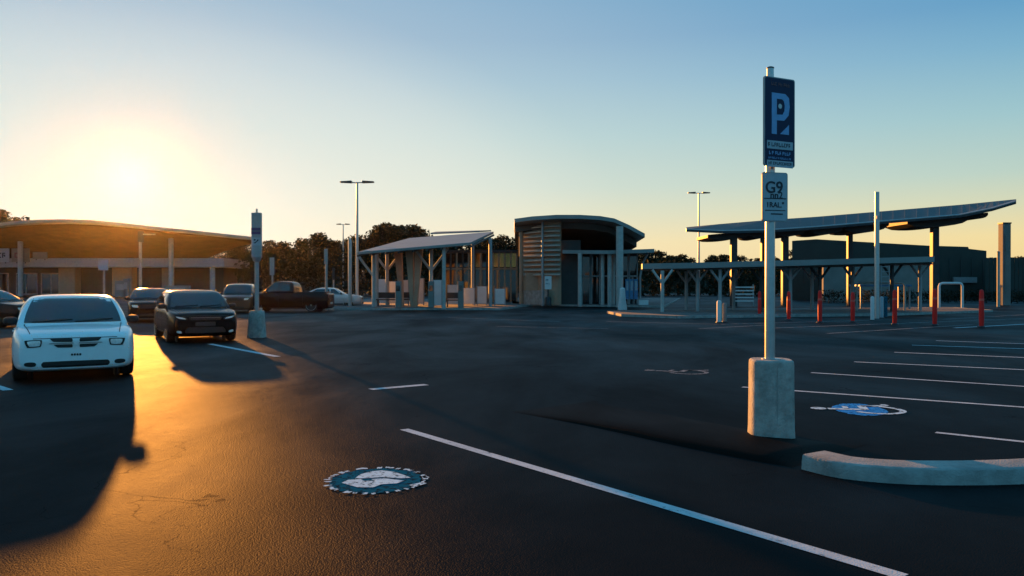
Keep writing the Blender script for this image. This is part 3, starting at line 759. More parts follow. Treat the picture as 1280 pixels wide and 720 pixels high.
def at_front(px, D, phi):  # nose position and heading: phi degrees away from straight at the picture plane, 0 = towards -Y
    return (X(px, D), D, 0), R(-90 + phi)
l, hd = at_front(95, 13.25, 30.5)
build_car('hatchback', 'white compact car with two slot grille parked at the far left', M['carwhite'], 4.0, 1.86, 1.43, .79, .90, .90, None, 'hatch', .32, l, hd, 'slots')
l, hd = at_front(257, 22, 30)
build_car('hatchback', 'glossy black small car facing the camera behind the white car', M['carblack'], 4.25, 1.86, 1.46, .82, .93, .92, None, 'hatch', .34, l, hd, 'sport')
build_car('pickup_truck', 'black pickup truck parked side on behind the banded sign post', M['carblack'], 5.3, 1.90, 1.82, 1.05, 1.13, 1.12, None, 'pickup', .39, (X(300, 47.5), 48.3, 0), R(178), 'plain')
build_car('estate_car', 'dark estate car coloured with brown reflections, half hidden between the black small car and the pickup', M['carwarmrefl'], 4.5, 1.84, 1.68, .95, 1.05, 1.03, None, 'suv', .35, (X(294, 45), 45, 0), R(-90 + 12), 'plain')
build_car('saloon_car', 'pale silver saloon parked beyond the tail of the pickup', M['carsilver'], 4.5, 1.80, 1.42, .80, .93, .92, None, 'sedan', .33, (X(452, 57), 57.5, 0), R(4), 'plain')
build_car('saloon_car', 'charcoal car parked behind the black small car on its left', M['carblack'], 4.4, 1.80, 1.46, .85, .95, .94, None, 'sedan', .33, (X(188, 34), 34, 0), R(-90 + 24), 'plain')
build_car('saloon_car', 'black car cut by the left picture edge behind the white car', M['carblack'], 4.5, 1.80, 1.46, .85, .95, .94, None, 'sedan', .33, (X(22, 29.5), 30.5, 0), R(-12), 'plain')

# ------------------------------------------------------------------ banded sign post on concrete base, centre left
D = 24.3
t = thing('concrete_bollard_base', 'tapered concrete base under the grey banded sign post', 'sign base', (X(321, D), D, 0))
mb = MB(); rings = []
for (h, s) in ((-.02, .25), (.04, .25), (.40, .225), (.78, .20), (.82, .185)):
    r_ = []
    for k in range(24):
        a = 2 * math.pi * (k + .5) / 24; ca, sa = math.cos(a), math.sin(a); e = 5; q = (abs(ca) ** e + abs(sa) ** e) ** (-1 / e); r_.append((s * q * ca, s * q * sa, h))
    r_.append(r_[0]); rings.append(r_)
mb.grid(rings); mb.poly(rings[-1][:-1]); mb.build('base_block', M['concrete'], t, smooth=True)
MB().tube([(.12, .0, .80), (.12, 0, .90)], .05, 10).build('lifting_eye', M['steel'], t)
t = thing('banded_sign_post', 'grey sign post with purple and white bands on a tapered base', 'sign post', (X(321, D), D, 0))
MB().tube([(0, 0, .78), (0, 0, Z(320, D))], .065, 14).build('post', M['greymetal'], t, smooth=True)
zt, zm = Z(266, D), Z(322, D)
sb = MB().box((0, 0, (zt + zm) / 2), (.29, .15, zt - zm)).build('sign_box', M['greymetal'], t, bevel=.02)
MB().box((0, -.077, Z(289, D)), (.285, .006, .20)).build('band', M['purple'], sb)
MB().box((0, -.081, Z(289, D)), (.27, .004, .03)).build('band_stripe', M['lwall'], sb)
MB().box((0, -.077, Z(302, D)), (.27, .006, .24)).build('notice', M['palep'], sb)
fc = Matrix.Translation((0, -.081, Z(302, D))) @ Matrix.Rotation(R(90), 4, 'X')
flat(sb, 'lettering', fc, [[(-.08, -.05), (-.02, -.06), (.09, .04), (.06, .07), (.0, .0)], [(-.07, .03), (-.02, .02), (.0, .06), (-.05, .08)]], M['ink'])
MB().tube([(0, 0, zm + .02), (0, 0, zm - .10), (0, 0, zm - .14)], [.145, .11, .065], 14).build('neck', M['greymetal'], t, smooth=True)
MB().tube([(0, 0, zt), (0, 0, zt + .12)], .03, 10).build('finial', M['whitemetal'], t)

def small_sign(name, label, px, D, ytop, ybox, hw, m='greymetal', r=.05, gz=0, group=None):
    t = thing(name, label, 'sign', (X(px, D), D, gz), 0, group)
    MB().tube([(0, 0, -.02), (0, 0, Z(ybox, D) + .05)], r, 10).build('post', M['greymetal'], t, smooth=True)
    z1, z0 = Z(ytop, D), Z(ybox, D)
    MB().box((0, -r - .02, (z0 + z1) / 2), (hw, .04, z1 - z0)).build('sign_plate', M[m], t, bevel=.008)
    return t
t = small_sign('small_sign', 'square lilac grey sign plate on thin pole above the white car roof', 130, 40, 325, 338, .50, 'palep', .05)
t = small_sign('narrow_sign', 'narrow grey sign post rising just behind the pickup cab', 340.5, 52, 322, 344, .30, 'greymetal', .06)
t = small_sign('narrow_sign', 'tall narrow grey sign standing behind the tail of the pickup', 408, 50, 311, 330, .22, 'greymetal', .08)
t = small_sign('narrow_sign', 'short dim post just right of the tall narrow sign', 417, 62, 335, 350, .2, 'darkmetal', .06)
# tall slim post with a flag-like lamp near left canopy
D = 72
t = thing('slim_post', 'slim post with small dark head left of the black small car', 'post', (X(175.5, D), D, 0))
MB().tube([(0, 0, 0), (0, 0, Z(302, D))], .13, 12).build('pole', M['greymetal'], t, smooth=True)
MB().box((.05, 0, Z(296, D)), (.46, .26, 1.0)).build('head', M['darkmetal'], t, bevel=.04)
MB().box((.75, 0, Z(293, D)), (1.2, .2, .12)).build('head_arm', M['whitemetal'], t)

# ------------------------------------------------------------------ light poles
def light_pole(px, D, ytop, label, r=.09, arm=.85, m='steel'):
    t = thing('lamp_post', label, 'lamp post', (X(px, D), D, 0), 0, 'tall double headed lamp posts'); zt = Z(ytop, D)
    MB().tube([(0, 0, 0), (0, 0, zt)], [r, r * .6], 12).build('pole', M[m], t, smooth=True)
    MB().box((0, 0, zt + .04), (arm * 1.2, .10, .07)).build('cross_arm', M['greymetal'], t)
    for s in (1, -1): MB().hexa([(s * arm * .35, -.2, zt + .0), (s * arm * 1.1, -.16, zt + .03), (s * arm * 1.1, .16, zt + .03), (s * arm * .35, .2, zt + .0)],
                               [(s * arm * .35, -.2, zt + .18), (s * arm * 1.1, -.16, zt + .13), (s * arm * 1.1, .16, zt + .13), (s * arm * .35, .2, zt + .18)]).build('lamp_head', M['darkmetal'], t, bevel=.02)
    return t
light_pole(446.5, 60, 229, 'tall double headed lamp post beside the pale open pavilion', .13, 1.15)
light_pole(873.5, 88, 242, 'tall double headed lamp post behind the long low canopy', .14, 1.1)
light_pole(429, 118, 281, 'distant lamp post peeping over the trees beside the nearer one', .12, .9)
D = 56
t = thing('plain_post', 'plain pale post with pointed top left of the nearer lamp post', 'post', (X(437.5, D), D, 0))
MB().tube([(0, 0, 0), (0, 0, Z(301, D)), (0, 0, Z(298, D))], [.13, .13, .05], 12).build('pole', M['whitemetal'], t, smooth=True)

# ------------------------------------------------------------------ left station: big arched canopy and the low building under it
D = 110
t = thing('arched_canopy', 'big arched canopy with sun behind it at left over a low building', 'canopy', (X(105, D), D, 0))
outl = [(-150, 318), (-90, 303), (-40, 291), (0, 282), (40, 277), (75, 274.5), (105, 274), (135, 275), (170, 278.5), (205, 283), (240, 287), (270, 291), (303, 296)]
x0 = X(105, D); rows_t = []; nd = 9
topr = []; 
for px, py in outl:
    r_ = []
    e = max(0.04, 1 - (abs(px - 77) / 227.0) ** 2.4) ** .5
    for k in range(nd):
        v = -1 + 2 * k / (nd - 1); y = v * 10.5 * e + 5.5; yf = 5.5 - 10.5 * e
        z = Z(py, D + yf) - .29 * (y - yf) * e ** 3.2 + .12 * (1 - v * v)
        r_.append((X(px, D) - x0, y, z))
    topr.append(r_)
mb = MB(); mb.slab(topr, (0, 0, -.42)); mb.build('roof', M['roof'], t, smooth=True)
mb = MB(); mb.slab([[(p[0] * .97, (p[1] - 5.5) * .94 + 5.5, p[2] - .44) for p in r_] for r_ in topr], (0, 0, -.25)); mb.build('soffit', M['glowsoffit'], t, smooth=True)
for px in (-60, 20, 210):
    MB().tube([(X(px, D) - x0, 1.0, 0), (X(px, D) - x0, 1.0, Z(interp(outl, px), D) - .6)], .34, 16).build('column', M['whitemetal'], t, smooth=True)
for px in (20, 120):
    MB().tube([(X(px, D) - x0, 10, 0), (X(px, D) - x0, 10, Z(interp(outl, px), D) - 1.9)], .30, 12).build('column', M['greymetal'], t, smooth=True)
# low building
D = 113
t = thing('station_building', 'low station building with tan piers under the arched canopy', 'building', (X(120, D), D, 0)); x0 = X(120, D)
mb = MB()
ztop, zbot = Z(323, D), Z(334, D)
mb.slab([[(X(-140, D) - x0, -1, ztop), (X(60, D) - x0, -1, ztop), (X(283, D) - x0, -1, ztop)], [(X(-140, D) - x0, 10, ztop), (X(60, D) - x0, 10, ztop), (X(283, D) - x0, 10, ztop)]], (0, 0, zbot - ztop))
mb.build('roof', M['greymetal'], t)
MB().box((X(45, D) - x0, 5.5, Z(356, D) + .25), (X(250, D) - X(-140, D) - 3, 7, zbot + .3)).build('back_wall', M['tan'], t) if False else None
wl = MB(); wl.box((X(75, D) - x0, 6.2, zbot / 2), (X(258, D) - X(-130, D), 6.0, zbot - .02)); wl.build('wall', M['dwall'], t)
for a, b in ((65, 86), (133, 158), (-60, -40), (196, 206)):
    MB().box(((X(a, D) + X(b, D)) / 2 - x0, 2.4, zbot / 2), (X(b, D) - X(a, D), 1.6, zbot - .01)).build('pier', M['tan'], t)
for a in (-130, -95, -35, 2, 34):
    w = 3.0; cx = X(a + 15, D) - x0
    f_ = MB()
    for dx in (-w / 2, -.1, w / 2): f_.box((cx + dx, 3.1, 1.75), (.12, .12, 3.1))
    f_.box((cx, 3.1, 3.25), (w + .1, .14, .14)); f_.box((cx, 3.1, .25), (w + .1, .14, .14))
    fo = f_.build('window', M['greymetal'], t)
    MB().box((cx, 3.14, 1.75), (w - .1, .03, 2.9)).build('pane', M['glass'], fo)
MB().tube([(X(267, D) - x0, -.4, 0), (X(267, D) - x0, -.4, zbot)], .36, 14).build('column', M['whitemetal'], t, smooth=True)
MB().tube([(X(210, D) - x0, 3.4, 0), (X(210, D) - x0, 3.4, zbot)], .2, 10).build('column', M['greymetal'], t, smooth=True)
# roof top sign boards (writing too blurred to read)
for i, (a, b, m) in enumerate(((-2, 19, 'palep'), (22, 44, 'lwall'), (48, 66, 'lwall'))):
    sx = (X(a, D) + X(b, D)) / 2; y0, y1 = (Z(328, D), Z(311, D)) if i < 2 else (Z(324, D), Z(315.5, D))
    s_ = thing('roof_sign', ['pale sign board with dark letters at the left end of the station roof', 'pale sign board with reddish letters second along the station roof', 'low slim board third along the station roof'][i], 'sign', (sx, D - 1.3, y0))
    MB().box((0, 0, (y1 - y0) / 2), (X(b, D) - X(a, D), .15, y1 - y0)).build('board', M[m], s_, bevel=.03)
    if i < 2: flat(s_, 'lettering', Matrix.Translation((0, -.085, (y1 - y0) / 2)) @ Matrix.Rotation(R(90), 4, 'X'), glyph_row(-.8, .8, -.35, .7, 21 + i), M['ink' if i == 0 else 'redink'], .02)
    for s in (1, -1): MB().box((s * .6, .1, -.08), (.08, .08, .18)).build('foot', M['darkmetal'], s_)
# cabinets under it (seen between canopy posts)
for px, w, hh, lb in ((152, 1.4, 2.1, 'pale ticket cabinet under the canopy left of its column'), (158.5, .6, 2.4, 'slim pale cabinet standing against the ticket cabinet'), (222, 3.2, 1.5, 'low pale counter under the canopy right of its column')):
    t = thing('cabinet', lb, 'cabinet', (X(px, 104), 104, 0))
    MB().box((0, 0, hh / 2), (w, .7, hh)).build('body', M['lwall'], t, bevel=.03); MB().box((0, -.36, hh * .62), (w * .7, .02, hh * .35)).build('door', M['greymetal'], t)

# ------------------------------------------------------------------ pale pavilion (centre left)
t = thing('open_pavilion', 'open pavilion with tilted pale roof and branching posts', 'pavilion', (X(530, 55), 55, 0)); x0, y0 = X(530, 55), 55
def L3(px, py, D): p = W(px, py, D); return (p.x - x0, p.y - y0, p.z)
def lerp3(a, b, f): return tuple(a[i] + (b[i] - a[i]) * f for i in range(3))
A, B, C_, E = L3(447, 315, 52), L3(588, 303, 49.5), L3(617, 289.5, 58), L3(512, 297.5, 61)
rows = [[lerp3(A, B, k / 8) for k in range(9)], [lerp3(lerp3(A, E, .5), lerp3(B, C_, .5), k / 8) for k in range(9)], [lerp3(E, C_, k / 8) for k in range(9)]]
MB().slab(rows, (0, 0, -.16)).build('roof', M['roof'], t)
A2, B2, C2, E2 = L3(538, 291, 62), L3(600, 288.5, 62), L3(614, 287.5, 68), L3(545, 289.5, 68)
MB().slab([[A2, B2], [E2, C2]], (0, 0, -.12)).build('upper_roof', M['roof'], t)
rb = MB()
for k in range(9): 
    a, b = rows[0][k], rows[2][k]; rb.tube([(a[0], a[1], a[2] - .26), (b[0], b[1], b[2] - .26)], .07, 6)
rb.build('rafters', M['soffit'], t)
def roofz(x, y):   # height of roof underside
    P = Vector(A); u = Vector(B) - P; v = Vector(E) - P; n = u.cross(v); return P.z - (n.x * (x - P.x) + n.y * (y - P.y)) / n.z - .3
def ypost(par, x, y, z1, r=.11, spread=.9, m='greymetal', fork=1.3, dirs=((1, 0), (-1, 0))):
    mb = MB().tube([(x, y, 0.1), (x, y, z1 - .05)], r, 10)
    for dx, dy in dirs: mb.tube([(x, y, z1 - fork), (x + dx * spread * .6, y + dy * spread * .6, z1 - fork * .42), (x + dx * spread, y + dy * spread, z1)], r * .7, 8)
    return mb.build('post', M[m], par, smooth=True)
for px, D in ((467, 53), (484, 56), (539, 52.5)):
    x = X(px, D) - x0; y = D - y0; ypost(t, x, y, roofz(x, y), .12, 1.1, 'whitemetal', 1.5, ((-1, 0), (1, .2)) if px != 467 else ((-1, 0),))
for px, D, m in ((471, 55, 'whitemetal'), (555, 50.5, 'whitemetal'), (613, 54, 'greymetal'), (591, 60, 'greymetal')):
    x = X(px, D) - x0; y = D - y0; MB().tube([(x, y, .1), (x, y, roofz(x, y) + .1)], .12, 10).build('post', M[m], t, smooth=True)
for px0, px1, D in ((497.5, 503, 54), (512, 515.5, 53), (524, 519.5, 53)):   # tapering tan blades
    xa, xb = X(px0, D) - x0, X(px1, D) - x0; zz = roofz(xa, D - y0) + .1; y = D - y0
    MB().hexa([(xb - .10, y - .15, .1), (xb + .10, y - .15, .1), (xb + .10, y + .15, .1), (xb - .10, y + .15, .1)], [(xa - .26, y - .3, zz), (xa + .26, y - .3, zz), (xa + .26, y + .3, zz), (xa - .26, y + .3, zz)]).build('blade_post', M['tan'], t)
# white waist-high panels, each a thing
wp = [(470, 484, 349, 380, 58), (486, 497, 352, 378, 59), (503, 511, 350, 380, 57), (522, 530, 348, 378, 58), (541, 553, 350, 384, 52), (559, 574, 356, 376, 56), (578, 594, 360, 378, 57), (596, 609, 358, 378, 57), (618, 632, 361, 378, 56)]
names = ['far left under the pavilion roof', 'second from the left under the pavilion roof', 'just left of the tan blade posts', 'just right of the tan blade posts', 'beside the front forked post',
         'right of the tall pale front post', 'in the middle of the glazed side', 'left of the right hand grey post', 'last on the right before the louvred tower']
for (a, b, yt, yb, D), nm in zip(wp, names):
    s_ = thing('white_panel', 'white waist high screen ' + nm, 'screen', (X((a + b) / 2, D), D, .13), 0, 'white screens under the pavilion')
    h_ = Z(yt, D) - .13
    MB().box((0, 0, h_ / 2 + .06), (X(b, D) - X(a, D), .08, h_ - .12)).build('sheet', M['white'], s_, bevel=.015)
    for s in (1, -1): MB().box((s * (X(b, D) - X(a, D)) * .46, 0, h_ / 2), (.07, .12, h_ + .05)).build('stanchion', M['greymetal'], s_)
for px, D, lb in ((498, 50.6, 'squat pale machine on the pavement edge left of the blade posts'), (539, 50.9, 'squat pale machine beside the front forked post'), (576, 51.5, 'narrow grey gate frame machine right of the tall pale post')):
    s_ = thing('ticket_machine', lb, 'machine', (X(px, D), D, .13)); MB().box((0, 0, .85), (.36, .4, 1.7)).build('housing', M['lwall'], s_, bevel=.05)
    MB().box((0, -.205, 1.25), (.24, .02, .35)).build('screen', M['glass'], s_)
for px, D, w, lb in ((485, 55, 1.6, 'dark low bench at the left under the pavilion'), (506, 56, 1.0, 'dark low bench between the tan posts'), (546, 54, .9, 'small dark bench beside the tall pale post'), (568, 53.5, 1.1, 'dark bench under the glazed side of the pavilion')):
    s_ = thing('bench', lb, 'bench', (X(px, D), D, .13), 0, 'benches under the pavilion'); MB().box((0, 0, .45), (w, .45, .08)).build('seat', M['darkmetal'], s_, bevel=.01)
    MB().box((0, .22, .75), (w, .05, .4)).build('backrest', M['darkmetal'], s_)
    for s in (1, -1): MB().box((s * w * .42, 0, .2), (.06, .4, .42)).build('leg', M['darkmetal'], s_)
# glazed pavilion building behind
t = thing('glazed_waiting_room', 'glazed waiting room with golden reflections between pavilion and tower', 'building', (X(600, 68), 68, 0)); x0, y0 = X(600, 68), 68
x_a, x_b = X(556, 68) - x0, X(646, 68) - x0; zt = Z(316, 68)
MB().box(((x_a + x_b) / 2, 3, zt + .12), (x_b - x_a + .3, 6.4, .24)).build('roof', M['darkmetal'], t)
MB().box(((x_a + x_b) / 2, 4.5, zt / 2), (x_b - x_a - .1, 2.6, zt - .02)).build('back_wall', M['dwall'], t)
MB().box(((x_a + x_b) / 2, 0, Z(336, 68)), (x_b - x_a, .14, .16)).build('rail', M['tan'], t)
n = 12
for k in range(n + 1):
    x = x_a + (x_b - x_a) * k / n; MB().box((x, .0, zt / 2), (.14, .2, zt - .02)).build('mullion', M['tan' if k % 2 == 0 or k > 8 else 'dwall'], t)
for k in range(n):
    xc = x_a + (x_b - x_a) * (k + .5) / n; w = (x_b - x_a) / n - .15
    MB().box((xc, .05, (zt + Z(336, 68)) / 2 + .05), (w, .03, zt - Z(336, 68) - .2)).build('upper_pane', M['goldrefl' if k in (5, 8, 9, 10, 11) else 'glass'], t)
    MB().box((xc, .05, (.13 + Z(337, 68)) / 2), (w, .03, Z(337, 68) - .2)).build('lower_pane', M['glass'], t)

# ------------------------------------------------------------------ louvred tower / central station house
D = 60
t = thing('louvred_station_house', 'station house with louvred curved corner and bowed overhanging roof', 'building', (X(720, D), D, 0)); x0, y0 = X(720, D), D
def Q(px, py, DD): p = W(px, py, DD); return (p.x - x0, p.y - y0, p.z)
front = [(643, 273.5, 60), (665, 270.5, 59), (695, 268.5, 58), (725, 268.5, 57.5), (750, 270, 57), (768, 273, 57), (786, 281, 57), (806, 292, 57.5)]
rows = [[], [], []]
for px, py, dd in front:
    a = Q(px, py, dd); rows[0].append(a); rows[1].append((a[0], a[1] + 6, a[2] - .25)); rows[2].append((a[0] * .93, a[1] + 12, a[2] - 1.4))
MB().slab(rows, (0, 0, -.28)).build('roof', M['roof'], t, smooth=True)
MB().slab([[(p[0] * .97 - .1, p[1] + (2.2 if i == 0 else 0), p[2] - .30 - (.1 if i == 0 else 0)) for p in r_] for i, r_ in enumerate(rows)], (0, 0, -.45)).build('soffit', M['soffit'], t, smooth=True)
# curved louvred wall
cpts = []
for k in range(13):
    f = k / 12; px = 652 + (700 - 652) * f; dd = 62.5 - 3.2 * math.sin(f * math.pi / 2); cpts.append((X(px, dd) - x0, dd - y0))
lv = MB(); z = Z(343, 60)
while z < Z(281, 60):
    lv.slab([[(x, y - .05, z) for x, y in cpts], [(x + .05, y + .30, z + .13) for x, y in cpts]], (0, 0, -.07)); z += .36
lv.build('louvres', M['louvre'], t)
MB().slab([[(x + .12, y + .42, .1) for x, y in cpts], [(x + .12, y + .42, Z(276, 60)) for x, y in cpts]], (.0, .1, 0)).build('inner_wall', M['tan'], t)
for px, dd, r_, m in ((651.5, 62.3, .17, 'tan'), (678, 60, .09, 'greymetal')):
    MB().tube([(X(px, dd) - x0, dd - y0 - .12, 0), (X(px, dd) - x0, dd - y0 - .12, Z(276, dd))], r_, 12).build('post', M[m], t, smooth=True)
MB().box((X(665, 61) - x0, 61 - y0 + .1, Z(352, 61)), (.95, .12, 1.35)).build('door', M['tan'], t)
MB().slab([[(x, y - .14, .1) for x, y in cpts[:9]], [(x, y - .14, Z(363, 60)) for x, y in cpts[:9]]], (0, .1, 0)).build('plinth', M['kerb'], t)
# dark main wall
MB().box((X(712, 60) - x0, 4.2, Z(300, 60) / 2), (X(726, 60) - X(698, 60), 8, Z(300, 60))).build('wall', M['dwall'], t)
MB().box((X(757, 64) - x0, 7.5, Z(313, 64) / 2), (X(800, 64) - X(724, 64), 6, Z(313, 64))).build('back_wall', M['dwall'], t)
# lower flat roof
MB().slab([[Q(703, 312.5, 59), Q(760, 313, 57.5), Q(818, 311, 57.5)], [Q(703, 313, 66), Q(760, 314, 66), Q(812, 313, 66)]], (0, 0, -.26)).build('porch_roof', M['roof'], t)
for px, dd, r_ in ((725, 58.5, .16), (753, 58.5, .14), (762, 58, .16), (767, 60, .14)):
    MB().tube([(X(px, dd) - x0, dd - y0, 0), (X(px, dd) - x0, dd - y0, Z(314, dd) - .15)], r_, 10).build('porch_post', M['whitemetal'], t, smooth=True)
MB().tube([(X(800, 60) - x0, 0, 0), (X(800, 60) - x0, 0, 2.2), (X(803, 60) - x0, 0, 3.2), (X(810, 60) - x0, 0, 4.0)], .09, 10).build('porch_post', M['greymetal'], t, smooth=True)
MB().tube([(X(779.5, 55) - x0, 55 - y0 + 2, 0), (X(779.5, 55) - x0, 57 - y0, Z(283, 57))], .26, 16).build('column', M['whitemetal'], t, smooth=True)
MB().tube([(X(766, 66) - x0, 6, Z(313, 66)), (X(766, 66) - x0, 6, Z(292, 66))], .3, 12).build('roof_stub', M['darkmetal'], t)
gx0, gx1 = X(727, 61) - x0, X(798, 61) - x0
for k in range(6):
    x = gx0 + (gx1 - gx0) * (k + .5) / 6; w = (gx1 - gx0) / 6 - .12
    wn = MB(); 
    for s in (1, -1): wn.box((x + s * w / 2, 1.2, 2.1), (.08, .1, 3.9))
    wn.box((x, 1.2, Z(345, 61)), (w, .1, .1)); wn.box((x, 1.2, 4.0), (w, .1, .1)); wo = wn.build('shopfront', M['greymetal'], t)
    MB().box((x, 1.24, 2.05), (w - .02, .03, 3.8)).build('pane', M['glass'], wo)
for k, px in enumerate((784, 789.5, 795)):
    s_ = thing('blue_poster_board', ['left', 'middle', 'right'][k] + ' one of three blue poster boards by the station house door', 'poster board', (X(px, 59.5), 59.5, .13), 0, 'blue poster boards')
    MB().box((0, 0, 1.15), (.27, .05, 1.5)).build('poster', M['blueglass'], s_)
    MB().box((0, -.03, 1.4), (.16, .02, .7)).build('print', M['palep'], s_)
    for s in (1, -1): MB().box((s * .12, .02, .3), (.03, .04, .6)).build('leg', M['greymetal'], s_)
t = thing('information_board', 'small white notice on a dark post by the louvred wall', 'sign', (X(685, 57.5), 57.5, .13))
MB().tube([(0, 0, 0), (0, 0, 1.9)], .05, 8).build('post', M['darkmetal'], t)
pb = MB().box((0, -.07, Z(353.5, 57.5) - .13), (.50, .06, .95)).build('plate', M['white'], t, bevel=.03)
flat(pb, 'print', Matrix.Translation((0, -.105, Z(353.5, 57.5) - .13)) @ Matrix.Rotation(R(90), 4, 'X'), glyph_row(-.16, .16, .12, .14, 4) + glyph_row(-.16, .16, -.12, .10, 6), M['tealp'], .01)
MB().lathe([(.25, .0), (.24, .5), (.16, .6)], n=14).build('foot', M['darkmetal'], t, smooth=True)
D = 51
t = thing('wrapped_post_base', 'flared pale concrete base at the foot of the porch column', 'post base', (X(778, D), D, 0))
MB().lathe([(.30, -.02), (.29, .15), (.20, .8), (.17, 1.35), (.10, 1.42)], n=14).build('body', M['white'], t, smooth=True)
MB().tube([(0, 0, 1.38), (0, 0, 2.0)], .05, 8).build('pipe', M['steel'], t)
t = thing('litter_box', 'pale low box on the pavement right of the porch', 'box', (X(804, 58), 58, .13)); MB().box((0, 0, .2), (.7, .4, .38)).build('box', M['white'], t, bevel=.03); MB().box((0, 0, .42), (.74, .44, .05)).build('lid', M['greymetal'], t)

# ------------------------------------------------------------------ long low canopy
t = thing('low_walkway_canopy', 'long low flat canopy on forked posts across the right half', 'canopy', (X(985, 45), 45, 0)); x0, y0 = X(985, 45), 45
N_ = [(803, 329.5, 44), (860, 328.5, 43.3), (920, 327, 43), (1000, 325, 42.5), (1090, 322.5, 42.5), (1168, 320.5, 43)]
rows = [[], []]
for px, py, dd in N_:
    p = W(px, py, dd); rows[0].append((p.x - x0, dd - y0, p.z)); rows[1].append((X(px, 48) - x0, 48 - y0 + .5, p.z + .08))
MB().slab(rows, (0, 0, -.30)).build('roof', M['roof'], t)
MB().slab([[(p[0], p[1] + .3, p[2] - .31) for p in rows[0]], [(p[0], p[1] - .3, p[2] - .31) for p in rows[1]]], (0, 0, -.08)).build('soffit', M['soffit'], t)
def wz(px): return CAMZ + (HOR - interp([(a, b) for a, b, c_ in N_], px)) / F * 43 - .34
for px, D, m in ((828, 43.5, 'whitemetal'), (858, 47, 'greymetal'), (872, 44.5, 'greymetal'), (900, 43.6, 'greymetal'), (917, 47, 'greymetal'), (951, 44, 'darkmetal'), (988, 44, 'greymetal'), (1015, 47, 'greymetal'), (1025, 44, 'darkmetal'), (1066, 46, 'greymetal'), (1115, 44, 'darkmetal'), (1150, 46, 'greymetal')):
    x = X(px, D) - x0; zz = wz(px); ypost(t, x, D - y0, zz, .10, .55, m, .75)
for k, (px, py) in enumerate(((1000, 331), (1090, 330), (1160, 327))): pass
# ------------------------------------------------------------------ tall solar canopy
D = 60
t = thing('solar_canopy', 'tall tilted solar canopy rising to the right on dark columns', 'canopy', (X(1064, D), D, 0)); x0, y0 = X(1064, D), D
TOP = [(858, 284, 60), (900, 280, 60), (960, 275, 60), (1020, 271, 59), (1080, 266, 58), (1140, 261, 57), (1200, 256, 56), (1240, 252, 55), (1270, 249, 54.5)]
rows = [[], []]
for px, py, dd in TOP:
    p = W(px, py, dd); th = .0
    rows[0].append((X(px, dd - 1.0) - x0, dd - y0 - 1.0, Z(py + (13 if 940 < px < 1230 else 9 if 880 < px < 1250 else 3), dd - 1.0))); rows[1].append((X(px, dd + 4.5) - x0, dd - y0 + 4.5, Z(py, dd + 4.5)))
MB().slab(rows, (0, 0, -.16)).build('panels', M['solar'], t)
MB().slab([[(p[0], p[1] + .02, p[2] + .05) for p in rows[0]], [(p[0], p[1] + .25, p[2] + .10) for p in rows[0]]], (0, 0, -.2)).build('front_gutter', M['greymetal'], t)
# module ribs showing on the tilted face
rb = MB()
for k in range(1, 33):
    f = k / 33 * (len(TOP) - 1); i = int(f); u = f - i
    a = lerp3(rows[0][i], rows[0][i + 1], u); b = lerp3(rows[1][i], rows[1][i + 1], u)
    rb.tube([(a[0], a[1], a[2] + .0), (b[0], b[1], b[2] + .0)], .012, 4)
rb.build('panel_ribs', M['darkmetal'], t)
def tz(px):
    py = interp([(a, b) for a, b, c_ in TOP], px); dd = interp([(a, c_) for a, b, c_ in TOP], px); return Z(py, dd), dd
# scalloped hanging soffit sections
for a, b, hh in ((885, 938, .62), (938, 967, .80), (967, 1010, .78), (1013, 1056, .85), (1056, 1112, .95), (1135, 1214, .95), (1214, 1236, .5)):
    q = []; q2 = []; n = 9
    for k in range(n):
        px = a + (b - a) * k / (n - 1); z, dd = tz(px); s = math.sin(math.pi * (k / (n - 1))) ** .45
        q.append((X(px, dd) - x0, dd - y0 + .1, z - .72)); q2.append((X(px, dd) - x0, dd - y0 + .1, z - .74 - hh * .72 * (.45 + .55 * s)))
    MB().slab([q, q2], (0, 3.6, 0)).build('hanging_soffit', M['solard'], t)
for px, D, m in ((917, 60.5, 'darkmetal'), (955, 60.5, 'darkmetal'), (981, 61, 'darkmetal'), (1062, 60.5, 'darkmetal'), (1168, 57.5, 'darkmetal')):
    z, dd = tz(px); w = .46 if px != 1062 else .36
    MB().box((X(px, D) - x0, D - y0, (z - .9) / 2), (w, w, z - .9)).build('column', M[m], t, bevel=.03)
# ------------------------------------------------------------------ dark green shed + light wall
D = 84
t = thing('dark_shed', 'large dark green windowless shed behind the solar canopy', 'building', (X(1110, D), D, 0)); x0, y0 = X(1110, D), D
pr = [(990, 301), (1020, 299), (1160, 307), (1210, 308.5), (1211, 311), (1233, 313.5), (1233, 390)]
mb = MB(); P = [(X(a, D) - x0, 0, max(0, Z(b, D))) for a, b in pr] + [(X(990, D) - x0, 0, 0)]
n = len(P); mb.add(P + [(p[0] + 5, 14, p[2]) for p in P], [tuple(range(n)), tuple(range(n, 2 * n))] + [(i, (i + 1) % n, (i + 1) % n + n, i + n) for i in range(n)])
mb.build('wall', M['gwall'], t)
for px in range(1005, 1232, 14): MB().box((X(px, D) - x0, -.03, Z(340, D) / 2 + 1.6), (.08, .06, 2.6)).build('cladding_joint', M['dwall'], t)
MB().box((X(1205, D) - x0, -.15, Z(350, D)), (2.4, .3, .6)).build('loading_hatch', M['greymetal'], t)
D = 78
t = thing('light_wall', 'low light grey rendered wall in front of the dark shed', 'wall', (X(1095, D), D, 0)); x0 = X(1095, D)
MB().box((0, 0, Z(331, D) / 2), (X(1168, D) - X(1034, D), .5, Z(331, D))).build('wall', M['lwall'], t)
MB().box((0, 0, Z(331, D) + .06), (X(1168, D) - X(1032, D), .7, .12)).build('coping', M['kerb'], t)
D = 70
